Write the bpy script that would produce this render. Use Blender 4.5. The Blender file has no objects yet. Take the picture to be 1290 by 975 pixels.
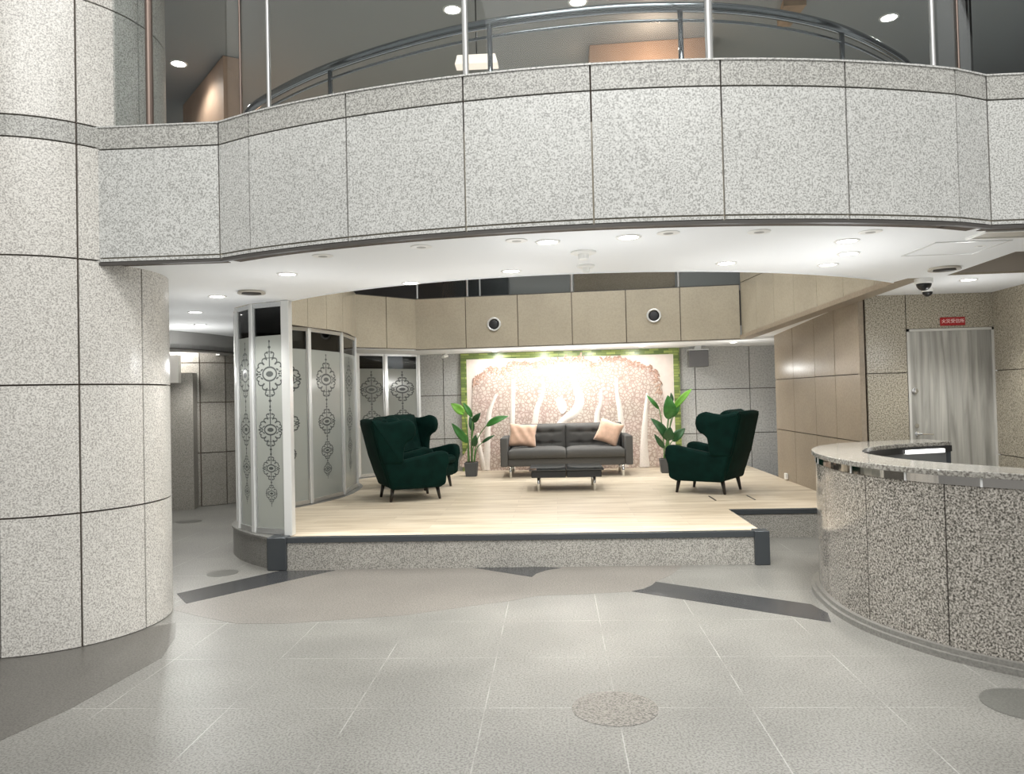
import bpy, bmesh, math, random
from mathutils import Vector, Matrix
from mathutils.geometry import tessellate_polygon
random.seed(7)
PI = math.pi
C = bpy.context.scene.collection
SC = bpy.context.scene

# ------------------------------------------------------------------ materials
def new_mat(name):
    m = bpy.data.materials.new(name); m.use_nodes = True
    nt = m.node_tree
    b = nt.nodes['Principled BSDF']
    return m, nt, b
def plain(name, col, rough=.5, metal=0., spec=.5, sheen=0., emit=None, estr=0., noise=0., nscale=30., bump=0.):
    m, nt, b = new_mat(name)
    b.inputs['Base Color'].default_value = (*col, 1)
    b.inputs['Roughness'].default_value = rough
    b.inputs['Metallic'].default_value = metal
    b.inputs['Specular IOR Level'].default_value = spec
    if sheen:
        b.inputs['Sheen Weight'].default_value = sheen
        b.inputs['Sheen Tint'].default_value = (*[min(1, c * 3 + .03) for c in col], 1)
    if emit:
        b.inputs['Emission Color'].default_value = (*emit, 1); b.inputs['Emission Strength'].default_value = estr
    if noise or bump:
        tc = nt.nodes.new('ShaderNodeTexCoord'); n = nt.nodes.new('ShaderNodeTexNoise')
        n.inputs['Scale'].default_value = nscale; n.inputs['Detail'].default_value = 4
        nt.links.new(tc.outputs['Object'], n.inputs['Vector'])
        if noise:
            r = nt.nodes.new('ShaderNodeValToRGB')
            r.color_ramp.elements[0].position = .3; r.color_ramp.elements[1].position = .7
            r.color_ramp.elements[0].color = (*[c * (1 - noise) for c in col], 1)
            r.color_ramp.elements[1].color = (*[min(1, c * (1 + noise)) for c in col], 1)
            nt.links.new(n.outputs['Fac'], r.inputs['Fac']); nt.links.new(r.outputs['Color'], b.inputs['Base Color'])
        if bump:
            bp = nt.nodes.new('ShaderNodeBump'); bp.inputs['Strength'].default_value = bump; bp.inputs['Distance'].default_value = .01
            nt.links.new(n.outputs['Fac'], bp.inputs['Height']); nt.links.new(bp.outputs['Normal'], b.inputs['Normal'])
    return m
def mixrgb(nt, a, b, fac, mode='MIX'):
    n = nt.nodes.new('ShaderNodeMix'); n.data_type = 'RGBA'; n.blend_type = mode
    for idx, v in ((6, a), (7, b)):
        if hasattr(v, 'is_output'): nt.links.new(v, n.inputs[idx])
        else: n.inputs[idx].default_value = (*v, 1)
    if hasattr(fac, 'is_output'): nt.links.new(fac, n.inputs[0])
    else: n.inputs[0].default_value = fac
    return n.outputs[2]
def granite(name, light, mid, dark, scale=70., rough=.35, wear=.06, lo=.40, hi=.60, extra=None, spec=.5):
    m, nt, b = new_mat(name)
    tc = nt.nodes.new('ShaderNodeTexCoord')
    n = nt.nodes.new('ShaderNodeTexNoise'); n.inputs['Scale'].default_value = scale
    n.inputs['Detail'].default_value = 3; n.inputs['Roughness'].default_value = .62
    nt.links.new(tc.outputs['Object'], n.inputs['Vector'])
    r = nt.nodes.new('ShaderNodeValToRGB'); e = r.color_ramp.elements
    e[0].position = lo; e[0].color = (*dark, 1); e[1].position = hi; e[1].color = (*light, 1)
    x = e.new((lo + hi) / 2 - .01); x.color = (*mid, 1)
    nt.links.new(n.outputs['Fac'], r.inputs['Fac'])
    # large soft tone drift from slab to slab
    n2 = nt.nodes.new('ShaderNodeTexNoise'); n2.inputs['Scale'].default_value = 1.7; n2.inputs['Detail'].default_value = 2
    nt.links.new(tc.outputs['Object'], n2.inputs['Vector'])
    r2 = nt.nodes.new('ShaderNodeValToRGB')
    r2.color_ramp.elements[0].position = .35; r2.color_ramp.elements[1].position = .65
    r2.color_ramp.elements[0].color = (1 - wear, 1 - wear, 1 - wear, 1); r2.color_ramp.elements[1].color = (1, 1, 1, 1)
    nt.links.new(n2.outputs['Fac'], r2.inputs['Fac'])
    col = mixrgb(nt, r.outputs['Color'], r2.outputs['Color'], 1., 'MULTIPLY')
    if extra: col = extra(nt, tc, col)
    nt.links.new(col, b.inputs['Base Color'])
    b.inputs['Roughness'].default_value = rough
    b.inputs['Specular IOR Level'].default_value = spec
    return m
def math_node(nt, op, a, b=None, c=None):
    n = nt.nodes.new('ShaderNodeMath'); n.operation = op
    for i, v in enumerate((a, b, c)):
        if v is None: continue
        if hasattr(v, 'is_output'): nt.links.new(v, n.inputs[i])
        else: n.inputs[i].default_value = v
    return n.outputs[0]
def floor_joints(nt, tc, col):
    sx = nt.nodes.new('ShaderNodeSeparateXYZ'); nt.links.new(tc.outputs['Object'], sx.inputs[0])
    def line(sock, off, step, w):
        t = math_node(nt, 'DIVIDE', math_node(nt, 'SUBTRACT', sock, off), step)
        f = math_node(nt, 'FRACT', t)
        d = math_node(nt, 'ABSOLUTE', math_node(nt, 'SUBTRACT', f, .5))
        return math_node(nt, 'GREATER_THAN', d, .5 - w / step)
    j = math_node(nt, 'MAXIMUM', line(sx.outputs[0], -.385, .6525, .003), line(sx.outputs[1], 3.85, .735, .003))
    n = nt.nodes.new('ShaderNodeTexNoise'); n.inputs['Scale'].default_value = 2.4; n.inputs['Detail'].default_value = 3
    nt.links.new(tc.outputs['Object'], n.inputs['Vector'])
    r = nt.nodes.new('ShaderNodeValToRGB'); r.color_ramp.elements[0].position = .42; r.color_ramp.elements[1].position = .6
    nt.links.new(n.outputs['Fac'], r.inputs['Fac'])
    jcol = mixrgb(nt, (.22, .21, .19), (.66, .65, .61), r.outputs['Color'])
    return mixrgb(nt, col, jcol, math_node(nt, 'MULTIPLY', j, .30))
G_BEAM = granite('granite_light_speckled', (.58, .58, .555), (.47, .47, .448), (.27, .27, .252), 105, .3)
G_COPE = granite('granite_coping', (.48, .475, .44), (.34, .335, .31), (.19, .186, .17), 105, .35)
G_COL = granite('granite_column', (.68, .66, .615), (.55, .53, .49), (.33, .315, .29), 105, .28)
G_FLOOR = granite('granite_floor', (.235, .23, .21), (.19, .186, .17), (.11, .107, .097), 90, .36, .16, extra=floor_joints, spec=.42)
G_FLOORD = granite('granite_floor_dark', (.125, .118, .105), (.10, .095, .084), (.06, .057, .05), 90, .36, .10)
G_FLOORP = granite('granite_floor_disc', (.23, .215, .195), (.18, .17, .152), (.10, .096, .086), 90, .26, .05)
G_STEP = granite('granite_riser', (.40, .385, .35), (.29, .28, .255), (.14, .135, .12), 105, .35)
G_WALL = granite('granite_wall_brown', (.50, .455, .365), (.36, .325, .255), (.17, .15, .11), 75, .35)
G_GREY = granite('granite_wall_grey', (.54, .54, .525), (.48, .48, .465), (.38, .38, .37), 40, .45)
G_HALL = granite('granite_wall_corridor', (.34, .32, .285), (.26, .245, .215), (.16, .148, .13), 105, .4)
G_DESK = granite('granite_counter', (.43, .402, .362), (.21, .195, .17), (.05, .046, .039), 92, .12, .05, .38, .62)
G_DESKTOP = granite('granite_counter_top', (.32, .31, .28), (.25, .24, .215), (.12, .11, .097), 60, .12)
BEIGE = granite('polished_beige_stone', (.45, .405, .32), (.432, .39, .307), (.41, .37, .292), 40, .13, .10)
BROWNP = granite('polished_brown_panel', (.345, .288, .22), (.325, .27, .205), (.30, .25, .19), 40, .34, .12, spec=.22)
GROUT = plain('grout_dark_brown', (.085, .065, .05), .8)
BLACKST = plain('black_granite_inlay', (.035, .036, .038), .2, noise=.25, nscale=80)
DISC = plain('dark_floor_disc', (.10, .10, .09), .3, noise=.3, nscale=120)
WHITE = plain('white_ceiling_paint', (.865, .885, .90), .75)
WHITEG = plain('white_plastic', (.80, .80, .77), .4)
GREYP = plain('grey_cap', (.33, .33, .32), .5)
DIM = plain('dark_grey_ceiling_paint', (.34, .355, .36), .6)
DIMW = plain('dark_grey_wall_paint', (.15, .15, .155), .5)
BEAMTRIM = plain('dark_trim', (.06, .055, .05), .5)
ALU = plain('brushed_aluminium', (.72, .73, .73), .28, .9, noise=.04, nscale=60)
ALUW = plain('pale_anodised_aluminium', (.70, .71, .70), .3, .35)
MULL = plain('grey_steel_mullion', (.42, .42, .41), .35, .6)
CHROME = plain('chrome', (.82, .82, .82), .08, 1.)
BRONZE = plain('bronze_mullion', (.16, .12, .10), .3, .7)
DARKMETAL = plain('dark_grey_metal', (.055, .062, .068), .42, .4)
BLACK = plain('black_plastic', (.012, .012, .013), .35)
LENS = plain('lamp_lens', (.9, .9, .9), .4, emit=(1, .98, .93), estr=14)
LENSW = plain('lamp_lens_alcove', (.9, .9, .9), .4, emit=(1, .97, .90), estr=14)
VELVET = plain('dark_green_velvet', (.0012, .015, .0115), .8, spec=.10, sheen=.07, noise=.25, nscale=9)
LEGDARK = plain('dark_stained_wood', (.018, .014, .011), .35)
SOFA = plain('charcoal_fabric', (.105, .103, .099), .9, spec=.2, noise=.12, nscale=220, bump=.06)
SATIN = plain('peach_satin', (.66, .43, .31), .45, spec=.4, sheen=.3, noise=.10, nscale=14, bump=.12)
GREYCUSH = plain('grey_cushion_fabric', (.16, .15, .145), .85)
POT = plain('grey_pot', (.075, .078, .08), .55)
SOIL = plain('soil', (.04, .03, .022), .95)
LEAF = plain('green_leaf', (.045, .19, .035), .38, noise=.35, nscale=8)
LEAFL = plain('bright_green_leaf', (.17, .42, .045), .4, noise=.25, nscale=8)
LEAFD = plain('dark_green_leaf', (.02, .085, .022), .4, noise=.3, nscale=8)
STALK = plain('green_stalk', (.10, .22, .06), .5)
TABLEBOX = plain('dark_table_box', (.02, .021, .022), .35)
TABLETOP = plain('dark_glass_top', (.03, .034, .035), .04, spec=.8)
RED = plain('red_sign', (.36, .018, .022), .4)
SIGNW = plain('sign_lettering', (.92, .72, .68), .5)
PLASTER = plain('mural_plaster', (.80, .70, .64), .7, noise=.05, nscale=9, bump=.25)
TRUNKM = plain('mural_trunk_plaster', (.80, .73, .67), .7, noise=.06, nscale=40, bump=.2)
MIRROR = plain('polished_steel_band', (.62, .60, .58), .05, 1.)
VENTM = plain('vent_metal', (.50, .47, .41), .5)
VENTD = plain('vent_dark', (.05, .045, .04), .6)
WOODP = plain('recess_panel', (.42, .38, .33), .5)
DOORF = plain('door_frame', (.55, .54, .50), .45)
NICHE = plain('pale_signboard', (.74, .71, .66), .5)

def crackle(name, bg, line, scale):
    m, nt, b = new_mat(name)
    tc = nt.nodes.new('ShaderNodeTexCoord')
    v = nt.nodes.new('ShaderNodeTexVoronoi'); v.feature = 'DISTANCE_TO_EDGE'; v.inputs['Scale'].default_value = scale
    nt.links.new(tc.outputs['Object'], v.inputs['Vector'])
    r = nt.nodes.new('ShaderNodeValToRGB'); r.color_ramp.elements[0].position = .05; r.color_ramp.elements[1].position = .16
    r.color_ramp.elements[0].color = (*line, 1); r.color_ramp.elements[1].color = (*bg, 1)
    nt.links.new(v.outputs['Distance'], r.inputs['Fac'])
    n = nt.nodes.new('ShaderNodeTexNoise'); n.inputs['Scale'].default_value = 2.2
    nt.links.new(tc.outputs['Object'], n.inputs['Vector'])
    r2 = nt.nodes.new('ShaderNodeValToRGB'); r2.color_ramp.elements[0].position = .4; r2.color_ramp.elements[1].position = .62
    r2.color_ramp.elements[0].color = (1, .93, .90, 1); r2.color_ramp.elements[1].color = (.94, .94, .88, 1)
    nt.links.new(n.outputs['Fac'], r2.inputs['Fac'])
    nt.links.new(mixrgb(nt, r.outputs['Color'], r2.outputs['Color'], 1, 'MULTIPLY'), b.inputs['Base Color'])
    bp = nt.nodes.new('ShaderNodeBump'); bp.inputs['Strength'].default_value = .5; bp.inputs['Distance'].default_value = .01
    nt.links.new(v.outputs['Distance'], bp.inputs['Height']); nt.links.new(bp.outputs['Normal'], b.inputs['Normal'])
    b.inputs['Roughness'].default_value = .75
    return m
CANOPY = crackle('mural_leaf_relief', (.64, .56, .52), (.43, .335, .30), 17)
RIM = crackle('mural_leaf_rim', (.60, .43, .36), (.42, .28, .22), 20)

def planks():
    m, nt, b = new_mat('pale_wood_planks')
    tc = nt.nodes.new('ShaderNodeTexCoord')
    br = nt.nodes.new('ShaderNodeTexBrick'); br.offset = .37; br.squash = 1
    br.inputs['Scale'].default_value = 1; br.inputs['Brick Width'].default_value = 1.25; br.inputs['Row Height'].default_value = .19
    br.inputs['Mortar Size'].default_value = .0016; br.inputs['Bias'].default_value = 0
    br.inputs['Color1'].default_value = (.76, .67, .53, 1); br.inputs['Color2'].default_value = (.66, .57, .44, 1)
    br.inputs['Mortar'].default_value = (.50, .43, .34, 1)
    nt.links.new(tc.outputs['Object'], br.inputs['Vector'])
    mp = nt.nodes.new('ShaderNodeMapping'); mp.inputs['Scale'].default_value = (1.1, 9, 1)
    nt.links.new(tc.outputs['Object'], mp.inputs['Vector'])
    n = nt.nodes.new('ShaderNodeTexNoise'); n.inputs['Scale'].default_value = 1.5; n.inputs['Detail'].default_value = 5
    nt.links.new(mp.outputs[0], n.inputs['Vector'])
    r = nt.nodes.new('ShaderNodeValToRGB'); r.color_ramp.elements[0].position = .3; r.color_ramp.elements[1].position = .62
    r.color_ramp.elements[0].color = (.72, .68, .62, 1); r.color_ramp.elements[1].color = (1, 1, 1, 1)
    nt.links.new(n.outputs['Fac'], r.inputs['Fac'])
    nt.links.new(mixrgb(nt, br.outputs['Color'], r.outputs['Color'], 1, 'MULTIPLY'), b.inputs['Base Color'])
    b.inputs['Roughness'].default_value = .42
    return m
PLANKS = planks()
def doorwood():
    m, nt, b = new_mat('grey_wood_grain')
    tc = nt.nodes.new('ShaderNodeTexCoord')
    mp = nt.nodes.new('ShaderNodeMapping'); mp.inputs['Scale'].default_value = (14, 14, .9)
    nt.links.new(tc.outputs['Object'], mp.inputs['Vector'])
    n = nt.nodes.new('ShaderNodeTexNoise'); n.inputs['Scale'].default_value = 1.3; n.inputs['Detail'].default_value = 6; n.inputs['Distortion'].default_value = .5
    nt.links.new(mp.outputs[0], n.inputs['Vector'])
    r = nt.nodes.new('ShaderNodeValToRGB'); e = r.color_ramp.elements
    e[0].position = .3; e[0].color = (.235, .228, .205, 1); e[1].position = .7; e[1].color = (.50, .49, .445, 1)
    nt.links.new(n.outputs['Fac'], r.inputs['Fac']); nt.links.new(r.outputs['Color'], b.inputs['Base Color'])
    b.inputs['Roughness'].default_value = .5
    return m
DOORW = doorwood()
def greentile():
    m, nt, b = new_mat('green_mosaic_tile')
    tc = nt.nodes.new('ShaderNodeTexCoord')
    mp = nt.nodes.new('ShaderNodeMapping'); mp.inputs['Rotation'].default_value = (PI / 2, 0, 0)
    nt.links.new(tc.outputs['Object'], mp.inputs['Vector'])
    br = nt.nodes.new('ShaderNodeTexBrick'); br.inputs['Scale'].default_value = 1
    br.inputs['Brick Width'].default_value = .16; br.inputs['Row Height'].default_value = .045; br.inputs['Mortar Size'].default_value = .003
    br.inputs['Color1'].default_value = (.38, .45, .13, 1); br.inputs['Color2'].default_value = (.085, .14, .035, 1)
    br.inputs['Mortar'].default_value = (.10, .14, .05, 1)
    nt.links.new(mp.outputs[0], br.inputs['Vector']); nt.links.new(br.outputs['Color'], b.inputs['Base Color'])
    b.inputs['Roughness'].default_value = .3
    return m
GREEN = greentile()
def frosted():
    m, nt, b = new_mat('frosted_film_glass')
    out = nt.nodes['Material Output']
    d = nt.nodes.new('ShaderNodeBsdfDiffuse'); d.inputs['Color'].default_value = (.50, .52, .49, 1)
    t = nt.nodes.new('ShaderNodeBsdfTranslucent'); t.inputs['Color'].default_value = (.62, .64, .60, 1)
    g = nt.nodes.new('ShaderNodeBsdfGlossy'); g.inputs['Roughness'].default_value = .15; g.inputs['Color'].default_value = (1, 1, 1, 1)
    m1 = nt.nodes.new('ShaderNodeMixShader'); m1.inputs[0].default_value = .5
    nt.links.new(d.outputs[0], m1.inputs[1]); nt.links.new(t.outputs[0], m1.inputs[2])
    fr = nt.nodes.new('ShaderNodeFresnel'); fr.inputs['IOR'].default_value = 1.3
    m2 = nt.nodes.new('ShaderNodeMixShader'); nt.links.new(fr.outputs[0], m2.inputs[0])
    nt.links.new(m1.outputs[0], m2.inputs[1]); nt.links.new(g.outputs[0], m2.inputs[2])
    nt.links.new(m2.outputs[0], out.inputs[0])
    return m
FROST = frosted()
def clearglass(name, tint, ior=1.45):
    m, nt, b = new_mat(name)
    out = nt.nodes['Material Output']
    t = nt.nodes.new('ShaderNodeBsdfTransparent'); t.inputs['Color'].default_value = (*tint, 1)
    g = nt.nodes.new('ShaderNodeBsdfGlossy'); g.inputs['Roughness'].default_value = .01
    fr = nt.nodes.new('ShaderNodeFresnel'); fr.inputs['IOR'].default_value = ior
    mx = nt.nodes.new('ShaderNodeMixShader'); nt.links.new(fr.outputs[0], mx.inputs[0])
    nt.links.new(t.outputs[0], mx.inputs[1]); nt.links.new(g.outputs[0], mx.inputs[2]); nt.links.new(mx.outputs[0], out.inputs[0])
    return m
GLASS = clearglass('clear_glass', (.86, .88, .88), 1.2)
SMOKE = clearglass('smoked_glass', (.34, .36, .37))
FILM = plain('dark_ornament_film', (.075, .082, .078), .5)

# ------------------------------------------------------------------ mesh helpers
def obj(name, bm, mats, parent=None, smooth=False, bevel=0., seg=2, sub=0):
    if not isinstance(mats, (list, tuple)): mats = [mats]
    bmesh.ops.recalc_face_normals(bm, faces=bm.faces[:])
    me = bpy.data.meshes.new(name); bm.to_mesh(me); bm.free()
    for m in mats: me.materials.append(m)
    if smooth:
        for p in me.polygons: p.use_smooth = True
    o = bpy.data.objects.new(name, me); C.objects.link(o)
    if parent: o.parent = parent
    if bevel:
        b = o.modifiers.new('bevel', 'BEVEL'); b.width = bevel; b.segments = seg; b.limit_method = 'ANGLE'; b.angle_limit = .6
    if sub:
        s = o.modifiers.new('sub', 'SUBSURF'); s.levels = sub; s.render_levels = sub
    return o
def thing(name, label, cat, loc=(0, 0, 0), rotz=0, group=None):
    o = bpy.data.objects.new(name, None); C.objects.link(o)
    o.location = loc; o.rotation_euler = (0, 0, rotz); o['label'] = label; o['category'] = cat
    o.empty_display_size = .1
    if group: o['group'] = group
    return o
def tag(o, label, cat, group=None):
    o['label'] = label; o['category'] = cat
    if group: o['group'] = group
    return o
def struct(name, bm, mats, parent=None, **k):
    o = obj(name, bm, mats, parent, **k)
    if parent is None: o['kind'] = 'structure'
    return o
def dup(root, loc, rotz=None, label=None):
    r = root.copy(); C.objects.link(r); r.location = loc
    if rotz is not None: r.rotation_euler = (0, 0, rotz)
    if label: r['label'] = label
    for ch in list(root.children):
        c = ch.copy(); C.objects.link(c); c.parent = r
        for g in list(ch.children):
            d = g.copy(); C.objects.link(d); d.parent = c
    return r
def BM(): return bmesh.new()
def box(bm, x0, x1, y0, y1, z0, z1, mi=0, mat=None):
    v = [bm.verts.new(p) for p in ((x0, y0, z0), (x1, y0, z0), (x1, y1, z0), (x0, y1, z0), (x0, y0, z1), (x1, y0, z1), (x1, y1, z1), (x0, y1, z1))]
    if mat is not None:
        for q in v: q.co = mat @ q.co
    for f in ((0, 3, 2, 1), (4, 5, 6, 7), (0, 1, 5, 4), (1, 2, 6, 5), (2, 3, 7, 6), (3, 0, 4, 7)):
        bm.faces.new([v[i] for i in f]).material_index = mi
    return v
def rbox(bm, x0, x1, y0, y1, z0, z1, r=.03, seg=3, mat=None, mi=0):
    b2 = BM(); box(b2, x0, x1, y0, y1, z0, z1)
    bmesh.ops.bevel(b2, geom=b2.edges[:], offset=r, segments=seg, profile=.5, affect='EDGES')
    merge(bm, b2, mat, mi)
def merge(bm, b2, mat=None, mi=0):
    vm = {}
    for v in b2.verts: vm[v] = bm.verts.new(mat @ v.co if mat is not None else v.co)
    for f in b2.faces:
        try: bm.faces.new([vm[v] for v in f.verts]).material_index = mi
        except ValueError: pass
    b2.free()
def prism(bm, poly, a0, a1, axis='y', r=0., seg=2, mat=None, mi=0, taper=None):
    """extrude a 2-D outline along an axis; axis y: poly=(x,z); axis z: poly=(x,y); axis x: poly=(y,z)"""
    b2 = BM()
    def P(p, a):
        if axis == 'y': return (p[0], a, p[1])
        if axis == 'z': return (p[0], p[1], a)
        return (a, p[0], p[1])
    lo = [b2.verts.new(P(p, a0)) for p in poly]; hi = [b2.verts.new(P(p, a1)) for p in (taper or poly)]
    n = len(poly)
    b2.faces.new(lo); b2.faces.new(hi[::-1])
    for i in range(n): b2.faces.new((lo[i], hi[i], hi[(i + 1) % n], lo[(i + 1) % n]))
    bmesh.ops.recalc_face_normals(b2, faces=b2.faces[:])
    if r: bmesh.ops.bevel(b2, geom=[e for e in b2.edges if len(e.link_faces) == 2 and e.calc_face_angle() > .5], offset=r, segments=seg, profile=.5, affect='EDGES')
    merge(bm, b2, mat, mi)
def polyplate(bm, outer, z0, z1, holes=(), mi=0, mi_side=None):
    """flat plate from an outline with holes, z0 bottom, z1 top"""
    loops = [[Vector((p[0], p[1], 0)) for p in outer]] + [[Vector((p[0], p[1], 0)) for p in h] for h in holes]
    tris = tessellate_polygon(loops)
    flat = [p for l in loops for p in l]
    lo = [bm.verts.new((p.x, p.y, z0)) for p in flat]; hi = [bm.verts.new((p.x, p.y, z1)) for p in flat]
    for t in tris:
        for L in (lo, hi):
            try: bm.faces.new([L[i] for i in t]).material_index = mi
            except ValueError: pass
    k = 0
    for l in loops:
        n = len(l)
        for i in range(n):
            a, b = k + i, k + (i + 1) % n
            bm.faces.new((lo[a], lo[b], hi[b], hi[a])).material_index = mi if mi_side is None else mi_side
        k += n
def lathe(bm, prof, cx=0, cy=0, cz=0, n=32, mi=0, mat=None, cap=True):
    rings = []
    for r, z in prof:
        ring = []
        for i in range(n):
            a = 2 * PI * i / n
            p = Vector((cx + r * math.cos(a), cy + r * math.sin(a), cz + z))
            ring.append(bm.verts.new(mat @ p if mat is not None else p))
        rings.append(ring)
    for a, b in zip(rings, rings[1:]):
        for i in range(n): bm.faces.new((a[i], a[(i + 1) % n], b[(i + 1) % n], b[i])).material_index = mi
    if cap:
        bm.faces.new(rings[0][::-1]).material_index = mi; bm.faces.new(rings[-1]).material_index = mi
def tube(bm, pts, r, n=10, mi=0, radii=None):
    pts = [Vector(p) for p in pts]; rings = []
    up = Vector((0, 0, 1))
    for i, p in enumerate(pts):
        d = (pts[min(i + 1, len(pts) - 1)] - pts[max(i - 1, 0)]).normalized()
        u = d.cross(up)
        if u.length < 1e-3: u = d.cross(Vector((1, 0, 0)))
        u.normalize(); w = u.cross(d); rr = radii[i] if radii else r
        rings.append([bm.verts.new(p + rr * (math.cos(2 * PI * k / n) * u + math.sin(2 * PI * k / n) * w)) for k in range(n)])
    for a, b in zip(rings, rings[1:]):
        for k in range(n): bm.faces.new((a[k], a[(k + 1) % n], b[(k + 1) % n], b[k])).material_index = mi
    bm.faces.new(rings[0][::-1]).material_index = mi; bm.faces.new(rings[-1]).material_index = mi
def resample(pts, step):
    out = []
    for a, b in zip(pts, pts[1:]):
        a, b = Vector(a), Vector(b); n = max(1, int((b - a).length / step))
        for i in range(n): out.append(a.lerp(b, i / n))
    out.append(Vector(pts[-1])); return out
def catmull(P, n=8, closed=False):
    P = [Vector(p) for p in P]; N = len(P); out = []
    rng = range(N) if closed else range(N - 1)
    for i in rng:
        if closed: p0, p1, p2, p3 = P[i - 1], P[i], P[(i + 1) % N], P[(i + 2) % N]
        else: p0, p1, p2, p3 = P[max(i - 1, 0)], P[i], P[i + 1], P[min(i + 2, N - 1)]
        for k in range(n):
            t = k / n
            out.append(.5 * ((2 * p1) + (p2 - p0) * t + (2 * p0 - 5 * p1 + 4 * p2 - p3) * t * t + (3 * p1 - p0 - 3 * p2 + p3) * t ** 3))
    if not closed: out.append(P[-1])
    return out
def offset(line, d):
    """offset an open 2-D polyline to its right-hand side by d"""
    out = []
    for i, p in enumerate(line):
        a = line[max(i - 1, 0)]; b = line[min(i + 1, len(line) - 1)]
        t = Vector((b[0] - a[0], b[1] - a[1])).normalized()
        out.append(Vector((p[0] + t.y * d, p[1] - t.x * d)))
    return out
def wallstrip(bm, line, z0, z1, d0, d1, mi=0):
    """solid strip along an open 2-D line between right-hand offsets d0<d1"""
    A, B = offset(line, d0), offset(line, d1)
    lo = [[bm.verts.new((p[0], p[1], z)) for p in L] for L in (A, B) for z in (z0, z1)]
    a0, a1, b0, b1 = lo
    n = len(line)
    for i in range(n - 1):
        for q in ((a0[i], a0[i + 1], a1[i + 1], a1[i]), (b0[i], b1[i], b1[i + 1], b0[i + 1]), (a1[i], a1[i + 1], b1[i + 1], b1[i]), (a0[i], b0[i], b0[i + 1], a0[i + 1])):
            bm.faces.new(q).material_index = mi
    bm.faces.new((a0[0], a1[0], b1[0], b0[0])).material_index = mi
    bm.faces.new((a0[-1], b0[-1], b1[-1], a1[-1])).material_index = mi
def cladding(bm, segs, rows, gap=.007, t=.025, back=.10, mi_of=lambda i, j: 0, grout=1):
    """segs: list of 2-D polylines, one per column of slabs (front is on the right-hand side); rows: z levels"""
    for i, s in enumerate(segs):
        wallstrip(bm, s, rows[0], rows[-1], -back, 0, grout)
        L = [Vector(p) for p in s]
        d0 = (L[1] - L[0]).normalized(); d1 = (L[-1] - L[-2]).normalized()
        M = [L[0] + d0 * gap / 2] + L[1:-1] + [L[-1] - d1 * gap / 2]
        for j, (a, b) in enumerate(zip(rows, rows[1:])):
            wallstrip(bm, M, a + gap / 2, b - gap / 2, .0005, t, mi_of(i, j))
def arc(cx, cy, r, a0, a1, n):
    return [(cx + r * math.cos(a0 + (a1 - a0) * i / n), cy + r * math.sin(a0 + (a1 - a0) * i / n)) for i in range(n + 1)]
def frameM(o, x, z=None):
    """matrix with local X along x, local Z along z"""
    x = Vector(x).normalized(); z = Vector(z or (0, 0, 1)).normalized(); y = z.cross(x).normalized()
    return Matrix(((x.x, y.x, z.x, o[0]), (x.y, y.y, z.y, o[1]), (x.z, y.z, z.z, o[2]), (0, 0, 0, 1)))

S = .29          # height of the platform
ZC = 2.50        # white soffit

# ------------------------------------------------------------------ camera
f = 970.; yaw = .055; roll = .024; pitch = math.atan((498.5 - 478) / f)
cam = bpy.data.cameras.new('camera'); co = bpy.data.objects.new('camera', cam); C.objects.link(co)
fw = Vector((-math.sin(yaw) * math.cos(pitch), math.cos(yaw) * math.cos(pitch), math.sin(pitch)))
r0 = Vector((math.cos(yaw), math.sin(yaw), 0)); u0 = r0.cross(fw)
rt = r0 * math.cos(roll) - u0 * math.sin(roll); up = u0 * math.cos(roll) + r0 * math.sin(roll)
co.matrix_world = Matrix(((rt.x, up.x, -fw.x, 0), (rt.y, up.y, -fw.y, 0), (rt.z, up.z, -fw.z, 1.55), (0, 0, 0, 1)))
cam.sensor_fit = 'HORIZONTAL'; cam.sensor_width = 36; cam.lens = f / 1290 * 36
cam.shift_y = -(487.5 - 478) / 1290
cam.clip_start = .05; cam.clip_end = 200
SC.camera = co

# ------------------------------------------------------------------ floor
bm = BM(); box(bm, -9, 9, -6, 16, -.2, 0)
struct('floor', bm, G_FLOOR)
COLC, COLR = (-3.64, 5.38), .79
def inlay(name, poly, mat, h=.002, holes=()):
    bm = BM(); polyplate(bm, poly, -.01, h, holes); return struct(name, bm, mat)
G_FLOORK = granite('granite_floor_rosy', (.225, .208, .186), (.175, .162, .145), (.095, .088, .078), 90, .36, .10, spec=.42)
inlay('trim_15', [(-2.95, 5.70), (-2.62, 5.50), (-2.26, 5.31), (-1.90, 5.31), (-1.41, 5.42), (-1.10, 5.49), (-.55, 5.77), (-.40, 5.83), (-.17, 5.99), (.17, 6.02), (.54, 6.08), (.66, 6.18), (.75, 6.30), (.80, 6.42), (.95, 6.62), (1.10, 6.975), (-2.40, 6.975)], G_FLOORK, .0009)
# darker flat area between the pillar and the hall floor
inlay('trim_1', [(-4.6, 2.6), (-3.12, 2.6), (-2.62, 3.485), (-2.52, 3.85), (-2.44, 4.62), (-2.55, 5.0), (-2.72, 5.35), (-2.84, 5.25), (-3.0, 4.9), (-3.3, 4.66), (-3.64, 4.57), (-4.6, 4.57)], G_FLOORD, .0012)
inlay('trim_2', [(-3.121, 6.157), (-3.02, 6.02), (-2.93, 5.9), (-2.889, 5.85), (-2.031, 6.944), (-2.552, 6.944)], BLACKST)
inlay('trim_3', [(-.786, 6.985), (-.234, 6.597), (-.20, 6.72), (-.12, 6.84), (.019, 6.931), (-.16, 6.985)], BLACKST)
a3 = [(.562, 6.088), (.66, 6.16), (.74, 6.27), (.785, 6.385), (1.801, 5.671), (1.84, 5.45), (1.788, 5.237)]
inlay('trim_4', a3, BLACKST)
def disc(name, x, y, r, mat, label):
    bm = BM(); lathe(bm, [(r, 0), (r, .002), (r * .93, .0025)], x, y, .0, 48)
    return tag(obj(name, bm, mat), label, 'floor disc')
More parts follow.
